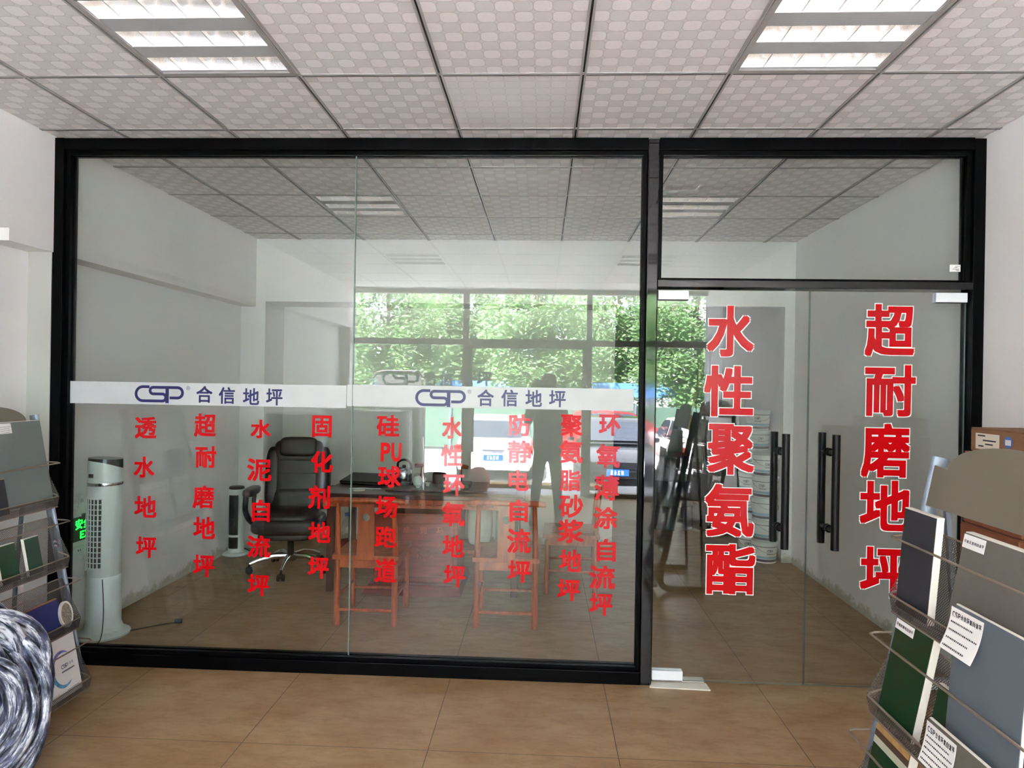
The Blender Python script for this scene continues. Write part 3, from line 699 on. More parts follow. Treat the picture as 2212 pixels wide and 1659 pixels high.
mb.puff(tl @ Vector((0, -.025, .515))+Vector((0, .19, .47)), (.31, .13, .17), .45, 16, M=tl)
bk = mb.build('backrest', 'leather', ec, True, angle=70)
for s_ in (-1, 1):
    mb = MB(); mb.puff((s_*.315, .0, .645), (.085, .33, .07), .6, 14); mb.build('arm_pad', 'leather', ec, True, angle=70)
    mb = MB(); mb.tube(smooth_path([(s_*.325, -.12, .62), (s_*.33, -.11, .50), (s_*.30, -.04, .40), (s_*.22, 0, .37)]), .022, 10); mb.tube(smooth_path([(s_*.325, .12, .62), (s_*.325, .10, .50), (s_*.28, .04, .40)]), .018, 8); mb.build('arm_support', 'black_plastic', ec, True)

# ---- wooden side chairs
def holed_board(mb, wd, z0, z1, zc, r, y, th, taper=0):
    n = 24; hw = wd/2; sq = []
    for k in range(n):
        a = 2*PI*k/n; c, s_ = math.cos(a), math.sin(a); m = max(abs(c), abs(s_)); sq.append((c/m*hw, zc+s_/m*hw))
    ci = [(r*math.cos(2*PI*k/n), zc+r*math.sin(2*PI*k/n)) for k in range(n)]
    vs = [(x, yy_, z) for yy_ in (y-th/2, y+th/2) for L in (sq, ci) for x, z in L]
    fs = []
    for k in range(n):
        q = (k+1) % n
        fs += [(k, q, n+q, n+k), (2*n+q, 2*n+k, 3*n+k, 3*n+q), (n+k, n+q, 3*n+q, 3*n+k), (q, k, 2*n+k, 2*n+q)]
    mb.add(vs, fs)
    mb.hexa([(-hw-taper, y-th/2, z0), (hw+taper, y-th/2, z0), (hw+taper, y+th/2, z0), (-hw-taper, y+th/2, z0)], [(-hw, y-th/2, zc-hw), (hw, y-th/2, zc-hw), (hw, y+th/2, zc-hw), (-hw, y+th/2, zc-hw)])
    mb.box(-hw, hw, y-th/2, y+th/2, zc+hw, z1)
def make_chair(label, loc, rz, m='wood'):
    t = thing('wooden_side_chair', label, 'chair', loc, rz, 'wooden chairs around the tea table')
    W, D = .185, .18
    for s_ in (-1, 1):
        mb = MB(); mb.tube([(s_*W, -D, 0), (s_*W, -D, .20), (s_*W, -D, .44), (s_*W*.985, -D-.008, .62), (s_*W*.95, -D-.03, .785)], [.0205, .0195, .0185, .017, .013], 12); mb.build('rear_leg', m, t, True)
    for s_ in (-1, 1):
        mb = MB(); mb.tube([(s_*W, D, 0), (s_*W, D, .40)], [.019, .0175], 12); mb.build('front_leg', m, t, True)
    mb = MB(); mb.box(-W-.028, W+.028, -D-.026, D+.03, .42, .448); mb.box(-W+.03, W-.03, -D+.045, D-.03, .4482, .450); mb.build('seat', m, t, bevel=.006)
    mb = MB(); mb.box(-W, W, -D-.009, -D+.009, .365, .42); mb.box(-W, W, D-.009, D+.009, .365, .42)
    for s_ in (-1, 1): mb.box(s_*W-.009, s_*W+.009, -D, D, .365, .42)
    mb.build('apron', m, t)
    mb = MB(); pts = smooth_path([(-.245, -D-.018, .79), (-.17, -D-.030, .797), (0, -D-.048, .800), (.17, -D-.030, .797), (.245, -D-.018, .79)], 5)
    mb.tube(pts, [.019 if 1 < k < len(pts)-2 else .0165 for k in range(len(pts))], 12); mb.build('crest_rail', m, t, True)
    mb = MB(); holed_board(mb, .102, .448, .79, .69, .0245, -D-.02, .014, .006); o = mb.build('back_splat', m, t, True, angle=30)
    mb = MB(); mb.cyl((-W, -D, .095), (W, -D, .095), .0115, n=10); mb.cyl((-W, D, .13), (W, D, .13), .011, n=10)
    for s_ in (-1, 1): mb.cyl((s_*W, -D, .175), (s_*W, D, .175), .011, n=10)
    mb.build('stretchers', m, t, True)
    return t
c0 = make_chair('reddish wooden chair with its back to the glass, at the left of the table front', (-1.105, .90, 0), 0)
dup(c0, (-.215, .93, 0), 0, 'wooden chair with its back to the glass, nearest the black post')
dup(c0, (.235, 1.64, 0), math.radians(88), 'wooden chair turned sideways at the right end of the tea table')
dup(c0, (-.92, 2.33, 0), math.radians(176), 'wooden chair on the far side of the tea table, half hidden by it')

# ---- tea table
tt = thing('tea_table', 'dark red wooden tea table with a carved pedestal cabinet', 'table', (-.90, 1.66, 0))
TX0, TX1, TY0, TY1 = -.72, .78, -.36, .36
mb = MB(); mb.box(TX0, TX1, TY0, TY1, .70, .735); mb.build('table_top', 'wood_dark', tt, bevel=.008)
mb = MB(); mb.box(TX0+.03, TX1-.03, TY0+.02, TY0+.045, .635, .70); mb.box(TX0+.03, TX1-.03, TY1-.045, TY1-.02, .635, .70)
for x in (TX0+.03, TX1-.055): mb.box(x, x+.025, TY0+.045, TY1-.045, .635, .70)
mb.build('apron', 'wood', tt)
mb = MB()
for k in range(12): x = -.30+.075*k; mb.box(x, x+.03, TY0+.017, TY0+.0205, .66, .664); mb.box(x+.03, x+.033, TY0+.017, TY0+.0205, .655, .672)
mb.build('apron_carving', 'wood_dark', tt)
mb = MB(); mb.box(-.34, .29, -.22, .25, .06, .575); cab = mb.build('pedestal_cabinet', 'wood_red', tt, bevel=.004)
mb = MB(); mb.box(-.31, .26, -.234, -.22, .50, .565); mb.box(-.31, -.29, -.234, -.22, .08, .50); mb.box(.24, .26, -.234, -.22, .08, .50); mb.box(-.29, .24, -.234, -.22, .08, .11); mb.build('panel_frame', 'wood_red', cab, bevel=.003)
mb = MB()
for ch, x in (('功', -.22), ('成', -.095), ('到', .03), ('马', .155)): put_glyph(mb, ch, Vector((x, -.2212, .452)), EX, EZ, .05, .05, .001)
mb.build('carved_characters', 'wood', cab)
mb = MB(); random.seed(3)
for k in range(7):                                        # carved running figures, shallow relief
    x, z = -.16+.05*k+random.uniform(-.01, .01), .30+random.uniform(-.05, .05)
    mb.puff((x, -.222, z), (.075, .008, .034), .8, 8); mb.tube([(x+.03, -.222, z+.005), (x+.05, -.222, z+.03), (x+.062, -.222, z+.026)], .007, 6)
    for dx, dz in ((-.03, -.04), (-.015, -.045), (.02, -.045), (.035, -.035)): mb.tube([(x+dx*.7, -.221, z-.01), (x+dx*1.3, -.221, z+dz)], .004, 5)
mb.build('carved_relief', 'wood_red', cab, True)
mb = MB(); mb.hexa([(-.40, -.34, 0), (.33, -.34, 0), (.33, .28, 0), (-.40, .28, 0)], [(-.36, -.27, .06), (.31, -.27, .06), (.31, .27, .06), (-.36, .27, .06)]); mb.box(-.36, .30, -.305, -.30, .05, .055); mb.build('plinth', 'wood_red', tt)
for x in (TX0+.05, TX1-.09):
    mb = MB(); mb.box(x, x+.05, TY0+.05, TY0+.11, 0, .64); mb.box(x, x+.05, TY1-.11, TY1-.05, 0, .64); mb.box(x+.005, x+.045, TY0+.11, TY1-.11, .10, .14); mb.build('end_frame', 'wood_dark', tt, bevel=.004)
mb = MB(); mb.box(.29, TX1-.09, -.15, .20, .27, .295); mb.build('side_shelf', 'wood', tt)
mb = MB(); mb.box(-.26, .72, -.22, .22, .735, .752); mb.build('tea_tray_inlay', 'wood_dark', tt, bevel=.004)
ZT = .7355
# things on the table
lp = thing('laptop', 'closed black laptop lying tilted on the left end of the tea table', 'laptop', (-1.385, 1.82, ZT), math.radians(-8))
mb = MB(); mb.hexa([(-.19, -.13, .012), (.19, -.13, .012), (.19, .13, .045), (-.19, .13, .045)], [(-.19, -.13, .03), (.19, -.13, .03), (.19, .13, .063), (-.19, .13, .063)]); mb.build('lid', 'black_plastic', lp, bevel=.004)
mb = MB(); mb.hexa([(-.185, -.125, 0), (.185, -.125, 0), (.185, .125, 0), (-.185, .125, 0)], [(-.185, -.125, .012), (.185, -.125, .012), (.185, .125, .045), (-.185, .125, .045)]); mb.box(-.185, .185, -.1325, -.131, .014, .017, 1); mb.build('keyboard_base', ['black_gloss', 'chrome'], lp)
kt = thing('electric_kettle', 'polished steel kettle on a black hob beside the laptop', 'kettle', (-1.075, 1.70, .7525))
mb = MB(); mb.lathe([(0, 0), (.085, 0), (.085, .018), (.075, .022), (0, .022)], n=28); mb.build('hob', 'black_gloss', kt, True)
mb = MB(); mb.lathe([(0, .022), (.058, .022), (.064, .03), (.066, .08), (.06, .115), (.045, .13), (0, .133)], n=28); mb.tube(smooth_path([(-.055, -.02, .06), (-.08, -.03, .09), (-.095, -.035, .118)]), [.012]+[.010]*15+[.007], 10); mb.build('body', 'steel', kt, True, angle=60)
mb = MB(); mb.puff((0, 0, .14), (.03, .03, .02), .8, 8); mb.tube(smooth_path([(-.05, 0, .13), (-.045, 0, .17), (0, 0, .19), (.045, 0, .17), (.058, 0, .11)]), .009, 8, flat=1.6); mb.build('handle', 'black_plastic', kt, True)
tp = thing('porcelain_teapot', 'small white porcelain teapot beside the steel kettle', 'teapot', (-.955, 1.64, .7525), .4)
mb = MB(); mb.lathe([(0, 0), (.03, 0), (.038, .02), (.033, .055), (.024, .066), (.024, .07), (0, .074)], n=24); mb.puff((0, 0, .08), (.016, .016, .014), 1, 8); mb.build('body', 'white_plastic', tp, True, angle=60)
mb = MB(); mb.tube(smooth_path([(.033, 0, .02), (.055, 0, .035), (.065, 0, .055)]), [.008]*15+[.008, .005], 8); mb.build('spout', 'white_plastic', tp, True)
for k, (x, y, lab) in enumerate([(-.875, 1.63, 'tiny white tea cup to the right of the porcelain teapot'), (-.93, 1.52, 'tiny white tea cup in front of the porcelain teapot')]):
    mb = MB(); mb.lathe([(0, 0), (.012, 0), (.022, .028), (.020, .028), (.011, .004), (0, .004)], n=18); o = mb.build('tea_cup', 'white_plastic', None, True, loc=(x, y, .7525)); tag(o, lab, 'cup', 'tea cups on the tray')
mb = MB(); mb.lathe([(0, 0), (.045, 0), (.045, .005), (0, .005)], n=28); o = mb.build('coaster', 'paper_cream', None, True, loc=(-1.36, 1.45, ZT)); tag(o, 'round pale coaster on the table edge before the laptop', 'coaster')
mb = MB(); mb.tube(smooth_path([(0, 0, .0045), (.1, .03, .0045), (.17, .01, .0045), (.24, .02, .0045)]), .0035, 6); o = mb.build('charging_cable', 'white_plastic', None, True, loc=(-1.45, 1.50, ZT)); tag(o, 'thin pale cable lying across the table top', 'cable')
tb = thing('tea_box', 'dark low box with a metal name plate on the right part of the tea table', 'box', (-.66, 1.62, .7525))
mb = MB(); mb.box(-.12, .12, -.08, .08, 0, .035); mb.build('body', 'wood_dark', tb, bevel=.003); mb = MB(); mb.box(-.08, .08, -.0815, -.08, .01, .026); mb.build('name_plate', 'tape_tan', tb)
tb2 = thing('tea_caddy', 'dark square caddy beside the tea box on the table', 'caddy', (-.80, 1.82, .7525)); mb = MB(); mb.box(-.06, .06, -.06, .06, 0, .075); mb.build('body', 'wood_dark', tb2, bevel=.004); mb = MB(); mb.box(-.057, .057, -.057, .057, .0755, .087); mb.build('lid', 'black_plastic', tb2, bevel=.004)
# things under and beside the table
wb = thing('water_bottle', 'clear water bottle standing on the floor between leather chair and table', 'bottle', (-1.62, 2.05, 0))
mb = MB(); mb.lathe([(0, .0), (.055, .0), (.06, .02), (.06, .2), (.057, .215), (.06, .23), (.06, .33), (.03, .39), (.018, .40), (.018, .425)], n=24); mb.build('body', 'clear_glass', wb, True); mb = MB(); mb.lathe([(.02, .42), (.021, .445), (0, .446)], n=16); mb.build('cap', 'label_blue', wb, True); mb = MB(); mb.lathe([(.0607, .13), (.0607, .22)], n=24); mb.build('wrapper', 'red_sack', wb, True)
mb = MB(); mb.puff((0, 0, .10), (.30, .22, .20), .7, 14); mb.puff((.06, -.04, .19), (.16, .12, .10), .9, 10); mb.puff((-.09, .03, .17), (.14, .14, .12), .9, 10); o = mb.build('cloth_bundle', 'pink', None, True, loc=(-1.36, 2.20, .0)); tag(o, 'pink cloth bundle on the floor behind the left chair', 'cloth')
mb = MB(); mb.puff((0, 0, .165), (.20, .15, .33), .5, 16); mb.puff((.01, -.02, .32), (.13, .09, .07), 1, 10); o = mb.build('shopping_bag', 'bag_white', None, True, loc=(-.475, 1.70, .297)); tag(o, 'whitish plastic bag on the side shelf of the tea table', 'bag')
mb = MB(); mb.puff((0, 0, .15), (.17, .16, .30), .4, 16); mb.box(-.06, .06, -.081, -.079, .04, .16, 1); o = mb.build('shopping_bag', ['bag_green', 'label_blue'], None, True, loc=(-.265, 1.72, .297)); tag(o, 'green bag with a blue patch on the side shelf of the tea table', 'bag')

# ---- paint pails by the back opening
def make_pail(label, loc, rz=0):
    t = thing('paint_pail', label, 'bucket', loc, rz, 'stacked white paint pails'); r0, r1, h = .098, .112, .182
    mb = MB(); mb.lathe([(0, 0), (r0, 0), (r0+.001, .004), (r1-.002, h-.03), (r1-.002, h-.012)], n=32); b = mb.build('body', 'pail', t, True, angle=50)
    ra = lambda z: r0+.0016+(r1-.003-r0)*z/(h-.03)
    mb = MB(); mb.lathe([(ra(.012), .012), (ra(.034), .034)], n=32); mb.lathe([(ra(.142), .142), (ra(.147), .147)], n=32); mb.build('navy_band', 'pail_navy', b, True)
    mb = MB(); mb.lathe([(ra(.04), .04), (ra(.06), .06)], n=32); mb.build('blue_wave', 'pail_blue', b, True)
    mb = MB()
    a0 = -math.radians(100); p = Vector((0, 0, .112)); ex = Vector((-math.sin(a0), math.cos(a0), 0)); rad = Vector((math.cos(a0), math.sin(a0), 0))
    logo(mb, p+rad*(ra(.112)+.003), ex, EZ, .05, .02)
    for k in range(5): q = p+rad*(ra(.08)+.002)+ex*(-.02+.012*k)-EZ*.027; mb.add([q-ex*.005-EZ*.006, q+ex*.005-EZ*.006, q+EZ*.006], [(0, 1, 2)])
    mb.build('logo', 'navy_vinyl', b)
    mb = MB(); mb.lathe([(r1, h-.014), (r1+.004, h-.012), (r1+.004, h+.004), (r1-.004, h+.008), (r1-.010, h+.003), (0, h+.003)], n=32); mb.build('lid', 'white_plastic', t, True, angle=50)
    mb = MB(); mb.tube(smooth_path([(-r1-.002, 0, h-.03), (-r1*.7, -r1*.8, h-.075), (0, -r1-.012, h-.095), (r1*.7, -r1*.8, h-.075), (r1+.002, 0, h-.03)]), .0022, 6); mb.build('bail_handle', 'tbar', t, True)
    return t
p0 = None; rnd = random.Random(5); PH = .191
stacks = [((2.005, 2.60), 5, 'front stack'), ((1.955, 2.87), 5, 'left rear stack'), ((2.095, 3.10), 7, 'right rear stack')]
names = ['lowest', 'second from floor', 'third from floor', 'fourth from floor', 'fifth from floor', 'sixth from floor', 'topmost']
for (x, y), n, nm in stacks:
    for k in range(n):
        nmk = 'topmost' if k == n-1 else names[k]
        lab = 'white paint pail, %s in the %s by the back opening' % (nmk, nm); loc = (x+rnd.uniform(-.006, .006), y+rnd.uniform(-.006, .006), k*PH); rz = rnd.uniform(-.5, .5)
        if p0 is None: p0 = make_pail(lab, loc, rz)
        else: dup(p0, loc, rz, lab)
# ---- dim store room
def drum(label, loc, body='drum_dark', lid=None, h=.88, r=.285, group=None, rz=0):
    t = thing('steel_drum', label, 'drum', loc, rz, group); mb = MB(); pr = [(0, 0), (r, 0), (r+.006, .012), (r, .025)]
    for z in (.28, .58): pr += [(r, z*h/.88-.02), (r+.012, z*h/.88), (r, z*h/.88+.02)]
    pr += [(r, h-.03), (r+.006, h-.012), (r, h)]
    mb.lathe(pr, n=40); b = mb.build('body', body, t, True, angle=60)
    mb = MB(); mb.lathe([(r-.008, h-.012), (0, h-.012)], n=40); mb.cyl((r*.6, 0, h-.012), (r*.6, 0, h+.004), .03, n=16); mb.build('lid', lid or body, t, True, angle=40)
    return t
drum('dark drum with a blue top half in the store room, left of the two', (1.08, 4.52, 0), 'drum_dark', 'drum_blue', .92, .26, 'drums in the store room')
dd = drum('blue drum lying stacked on the dark drum beside the post', (1.08, 4.52, .925), 'drum_blue', None, .42, .22)
drum('dark drum close beside the black post, right of the two', (1.42, 4.00, 0), 'drum_dark', None, .80, .25, 'drums in the store room')
cb = thing('large_carton', 'large dark cardboard carton in the store room with a black bowl on it', 'carton', (1.83, 4.72, 0))
mb = MB(); mb.box(-.26, .28, -.2, .2, 0, .66); b = mb.build('box', 'card_dark', cb, bevel=.004)
mb = MB()
for k, ch in enumerate('让你坐'): put_glyph(mb, ch, Vector((-.03+.095*k, -.2008, .36)), EX, EZ, .08, .08, .001)
mb.build('printed_lettering', 'ink', b); mb = MB(); mb.box(-.16, -.08, -.2012, -.2003, .48, .60); mb.build('shipping_label', 'paper_cream', b)
for x0, x1, z0, z1, lab in ((1.70, 2.16, 0, .52, 'dark carton in front of the large one in the store room'),):
    t = thing('storage_carton', lab, 'carton', ((x0+x1)/2, 4.74 if x1 < 1.6 else 4.33, z0)); h = (x1-x0)/2
    mb = MB(); mb.box(-h, h, -.17, .17, 0, z1-z0); mb.build('box', 'card_dark', t, bevel=.004)
    mb = MB(); mb.box(-.03, .03, -.1712, -.1702, .02, z1-z0-.01); mb.build('tape', 'card', t)
mb = MB(); mb.lathe([(0, .0), (.07, 0), (.10, .03), (.125, .075), (.118, .075), (.09, .03), (.06, .01), (0, .01)], n=28); o = mb.build('washing_bowl', 'black_plastic', None, True, loc=(1.70, 4.66, .662)); tag(o, 'black bowl resting on the large dark carton', 'bowl')
oc = thing('open_carton', 'open carton with raised flaps at the back of the store room', 'carton', (1.93, 3.88, 0))
mb = MB()
for a in ((-.16, .16, -.16, -.155), (-.16, .16, .155, .16), (-.16, -.155, -.155, .155), (.155, .16, -.155, .155)): mb.box(*a, .0, 1.25)
mb.box(-.155, .155, -.155, .155, 1.0, 1.01); mb.build('box', 'card_dark', oc)
for (q, v) in (([(-.16, -.16, 1.25), (.16, -.16, 1.25), (.14, -.22, 1.36), (-.14, -.22, 1.36)], (0, .004, 0)), ([(.16, -.16, 1.25), (.16, .16, 1.25), (.21, .14, 1.42), (.24, -.13, 1.44)], (-.004, 0, 0)), ([(-.16, -.16, 1.25), (-.16, .16, 1.25), (-.24, .14, 1.36), (-.24, -.14, 1.37)], (.004, 0, 0))):
    mb = MB(); mb.prism(q, v); mb.build('flap', 'card', oc)
br = thing('broom', 'broom leaning on the store room wall with a yellowish stick', 'broom', (1.60, 4.38, 0))
mb = MB(); mb.cyl((-.06, 0, .18), (.33, .24, 1.98), .013, n=10); mb.build('stick', 'tape_tan', br, True); mb = MB(); mb.hexa([(-.17, -.03, 0), (.02, -.03, 0), (.02, .03, 0), (-.17, .03, 0)], [(-.09, -.02, .2), (-.03, -.02, .2), (-.03, .02, .2), (-.09, .02, .2)]); mb.build('bristles', 'straw', br)

# ================================================================== FRONT ROOM
RW = .31                                                    # half width of a rack
def lean(z): return -.2*z
def make_rack(label, loc, rz):
    t = thing('display_rack', label, 'display rack', loc, rz, 'leaning display racks')
    for s_ in (-1, 1):
        mb = MB(); y = s_*RW
        pts = [(lean(1.36)-.012, y, 1.36), (lean(.9)-.012, y, .9), (lean(.35)-.012, y, .35), (lean(.14)-.008, y, .14)]
        pts = [(lean(z)-.012, y, z) for z in (1.36, 1.1, .8, .5, .25, .14)]+[(-.035, y, .075), (-.062, y, .038), (-.11, y, .0245), (-.2, y, .0245), (-.36, y, .0245)]
        mb.tube(pts, .0235, 10, flat=.5, up=(1, 0, 0)); mb.build('side_tube', 'rack_tube', t, True, angle=60)
    for s_ in (-1, 1):
        mb = MB(); mb.tube([(lean(1.25)-.035, s_*(RW-.03), 1.25), (-.34, s_*(RW-.03), .55), (-.36, s_*(RW-.03), .012)], .010, 8); mb.build('rear_strut', 'rack_tube', t, True)
    mb = MB(); z0, zs, zp = 1.222, 1.338, 1.412; loop = [(-RW+.012, z0), (RW-.012, z0), (RW-.012, zs), (RW-.075, zs-.004)]
    loop += [((RW-.075)*math.cos(PI*k/20), zs-.004+(zp-zs+.004)*math.sin(PI*k/20)**.9) for k in range(1, 20)]
    loop += [(-RW+.075, zs-.004), (-RW+.012, zs)]
    mb.prism([(lean(z)+.006, y, z) for y, z in loop], (-.004, 0, 0)); mb.build('header_panel', 'rack_olive', t)
    for L in (.965, .672, .375, .085):
        p = RW-.014; fx = .046; zb = L-.052
        mb = MB()
        mb.sheet((lean(zb)-.004, -p, zb), (0, 2*p, 0), (lean(L+.19)-lean(zb), 0, L+.19-zb))
        mb.sheet((lean(zb)+fx-.01, -p, zb), (0, 2*p, 0), (.010, 0, .052))
        mb.sheet((lean(zb)-.004, -p, zb), (0, 2*p, 0), (fx-.006, 0, 0))
        for s_ in (-1, 1):
            mb.add([(lean(zb)-.004, s_*p, zb), (lean(zb)+fx-.01, s_*p, zb), (lean(zb)+fx, s_*p, L), (lean(L+.19)-.004, s_*p, L+.19)], [(0, 1, 2, 3)], 0, [[(0, 0), (.05, 0), (.06, .05), (0, .24)]])
        b = mb.build('mesh_pocket', 'expanded_mesh', t)
        mb = MB(); xb = lean(L+.19)-.004
        mb.tube([(xb, -p, L+.13), (xb-.002, -p+.01, L+.185), (xb-.002, -p+.03, L+.19), (xb-.002, p-.03, L+.19), (xb-.002, p-.01, L+.185), (xb, p, L+.13)], .003, 6)
        x1 = lean(zb)+fx
        mb.tube([(lean(L)-.004, -p, L+.02), (x1-.012, -p, L+.004), (x1, -p+.012, L), (x1, p-.012, L), (x1-.012, p, L+.004), (lean(L)-.004, p, L+.02)], .0035, 6)
        mb.tube([(lean(zb)+fx-.01, -p, zb), (lean(zb)+fx-.01, p, zb)], .003, 6)
        mb.build('pocket_wire', 'rack_wire', b, True)
    for z in (1.125, .84, .553, .257):
        mb = MB(); x = lean(z); q = RW+.012
        mb.tube([(x-.002, -q, z+.004), (x+.055, -q, z+.002), (x+.072, -q+.006, z), (x+.072, q-.006, z), (x+.055, q, z+.002), (x-.002, q, z+.004)], .0034, 8); mb.build('retaining_bar', 'rack_wire', t, True)
    for y, z in ((RW-.022, .745), (RW-.022, .725), (-RW+.022, .44)):
        mb = MB(); mb.cyl((lean(z)-.004, y, z), (lean(z)+.012, y, z), .008, n=6); mb.build('bolt', 'chrome', t)
    return t
XLK, XRK = -2.225, .872
make_rack_l = make_rack('leaning mesh display rack holding boards at the left edge', (XLK, -.61, 0), 0)
dup(make_rack_l, (XRK, -1.805, 0), PI, 'leaning mesh display rack full of colour boards at the right edge')
dup(make_rack_l, (1.66, -3.72, 0), PI-.35, 'rack beside the viewer, seen reflected in the left door leaf')
# boards that stand in the racks: side 'L'/'R', world y range, z range, distance in front of the lean plane
def board(name, label, side, y0, y1, z0, z1, off, th, face, edge='board_edge', lean_k=.2, cat='sample board', group='sample boards in the racks', tilt=0):
    sx = 1 if side == 'L' else -1; xk = XLK if side == 'L' else XRK
    if side == 'M': xk = 1.66
    ym = (y0+y1)/2; X = lambda z, o: sx*(-.2*z0-lean_k*(z-z0)+o)
    t = thing(name, label, cat, (xk+X(z0, off), ym, z0), 0, group); x0 = X(z0, off); hw = (y1-y0)/2
    f = lambda y, z, o: Vector((X(z, off+o)-x0, y, z-z0))
    mb = MB(); mb.hexa([f(-hw, z0, -th), f(hw, z0, -th), f(hw, z0, 0), f(-hw, z0, 0)], [f(-hw, z1, -th), f(hw, z1, -th), f(hw, z1, 0), f(-hw, z1, 0)])
    mb.build('backing_board', edge, t, bevel=.0015)
    mb = MB(); e = .0025; mb.hexa([f(-hw+e, z0+e, -.001), f(hw-e, z0+e, -.001), f(hw-e, z0+e, .0012), f(-hw+e, z0+e, .0012)], [f(-hw+e, z1-e, -.001), f(hw-e, z1-e, -.001), f(hw-e, z1-e, .0012), f(-hw+e, z1-e, .0012)])
    mb.build('coated_face', face, t)
    if side == 'M':
        bs_ = Vector((1.66, -3.72, 0)); t.location = bs_+Matrix.Rotation(-.35, 3, 'Z') @ (Vector(t.location)-bs_); t.rotation_euler.z = -.35
    return t, f, sx, hw
def lab_strip(t, f, sx, y0, y1, z0, z1, lines, text=None, curl=0):
    """paper label stuck on a board; lines = rows of print too small to read; text = heading"""
    mb = MB(); n = 8
    for k in range(n):
        za, zb = z0+(z1-z0)*k/n, z0+(z1-z0)*(k+1)/n; ca = curl*(1-k/n)**2; cb = curl*(1-(k+1)/n)**2
        a = [f(y0, za, .0018+ca), f(y1, za, .0018+ca), f(y1, za, .0026+ca), f(y0, za, .0026+ca)]; b = [f(y0, zb, .0018+cb), f(y1, zb, .0018+cb), f(y1, zb, .0026+cb), f(y0, zb, .0026+cb)]
        mb.hexa(a, b)
    o = mb.build('paper_label', 'paper', t); mb = MB(); ey = Vector((0, sx, 0)); left = y0 if sx > 0 else y1
    rnd = random.Random(int(abs(y0*977))+lines); W = y1-y0
    def P(d, z):                  # d from the label's left as read
        k = (z-z0)/(z1-z0); return f(left+sx*d, z, .0031+curl*(1-k)**2)
    ez = (f(0, z1, 0)-f(0, z0, 0)).normalized()
    if text:
        hgt = min((z1-z0)*.42, W/len(text)*.9) if lines == 0 else (z1-z0)*.17
        zz = (z0+z1)/2 if lines == 0 else z1-(z1-z0)*.16; st = min(W*.92/len(text), hgt*1.2); d0 = W*.05+st/2
        for i, ch in enumerate(text): put_glyph(mb, ch, P(d0+st*i, zz), ey, ez, st*.82, hgt*.86, hgt*.02)
    for r in range(lines):
        z = z1-(z1-z0)*(.34+.56*r/max(1, lines-1)); d = W*.06; end = W*rnd.uniform(.7, .95)
        while d < end:
            w_ = rnd.uniform(.0025, .005); hh = (z1-z0)*.02
            mb.add([P(d, z-hh), P(min(d+w_, end), z-hh), P(min(d+w_, end), z+hh), P(d, z+hh)], [(0, 1, 2, 3)]); d += w_+rnd.uniform(.0012, .0025)
    if mb.v: mb.build('print', 'ink', o)
# -- right rack
board('sample_board', 'speckled charcoal sample board standing high in the right rack', 'R', -1.676, -1.517, .931, 1.217, .034, .019, 'board_dark', lean_k=.08)
b, f, sx, hw = board('sample_board', 'grey-olive labelled sample board, upper right of the right rack', 'R', -2.005, -1.735, .931, 1.196, .028, .019, 'board_grey')
lab_strip(b, f, sx, hw-.085, hw-.002, 1.158, 1.191, 0, '环氧无溶剂自流平')
b, f, sx, hw = board('sample_board', 'dark green board with a narrow label, middle of the right rack', 'R', -1.718, -1.540, .638, .911, .034, .020, 'board_green')
lab_strip(b, f, sx, hw-.092, hw-.002, .880, .907, 0, '环氧防静电自流平')
board('sample_board', 'small dark green board half hidden by the slate blue one', 'R', -1.90, -1.750, .638, .815, .020, .010, 'board_green')
b, f, sx, hw = board('sample_board', 'largest board, slate blue with a curling paper label', 'R', -2.090, -1.845, .638, 1.046, .032, .007, 'board_slate', lean_k=.07)
lab_strip(b, f, sx, hw-.105, hw+.012, .938, 1.036, 4, 'CSP合信环氧自流平', .022)
b, f, sx, hw = board('layered_sample', 'green board with stepped tan, brown and pale layers, bottom of the right rack', 'R', -1.728, -1.555, .341, .617, .034, .022, 'board_green')
for (za, zb, m) in ((.599, .6155, 'board_tan'), (.582, .599, 'board_brown'), (.563, .582, 'board_pale')):
    mb = MB(); mb.hexa([f(-hw+.003, za, .0012), f(hw-.003, za, .0012), f(hw-.003, za, .002), f(-hw+.003, za, .002)], [f(-hw+.003, zb, .0012), f(hw-.003, zb, .0012), f(hw-.003, zb, .002), f(-hw+.003, zb, .002)]); mb.build('layer_strip', m, b)
b, f, sx, hw = board('sample_board', 'grey-olive board with a white paper label, bottom of the right rack', 'R', -2.090, -1.845, .341, .772, .032, .007, 'board_grey', lean_k=.07)
lab_strip(b, f, sx, hw-.11, hw+.004, .668, .762, 5, 'CSP合信环氧自流平', .014)
# -- left rack
b, f, sx, hw = board('sample_board', 'large grey-green board with a white label, top of the left rack', 'L', -.86, -.318, .945, 1.338, .026, .012, 'board_greygreen')
lab_strip(b, f, sx, .02, .088, 1.286, 1.332, 4)
board('sample_board', 'dark board leaning in front of the large grey-green one', 'L', -.80, -.60, .931, 1.09, .036, .007, 'board_dark', 'board_tan')
for y0, y1, lab in ((-.70, -.597, 'small green sample tile, nearer the viewer in the left rack'), (-.548, -.458, 'small green sample tile with a pale edge in the left rack')):
    board('sample_tile', lab, 'L', y0, y1, .638, .806, .030, .014, 'board_green')
mb = MB(); mb.puff((0, 0, .06), (.03, .09, .12), .8, 12); o = mb.build('sample_pouch', 'sack_maroon', None, True, loc=(XLK-.2*.66+.018, -.755, .624)); tag(o, 'maroon round sample pouch at the left picture edge in the rack', 'pouch')
board('sample_board', 'deep blue sample board with a plywood edge in the left rack', 'L', -.62, -.408, .341, .495, .028, .014, 'board_blue', 'plywood')
sd = thing('pebble_sample', 'round pebble-filled sample disc in a pale ring in the left rack', 'sample disc', (XLK-.2*.352+.041, -.385, .352)); nrm = Vector((.98, 0, .196)); up_ = Vector((-.196, 0, .98)); cc = up_*.062
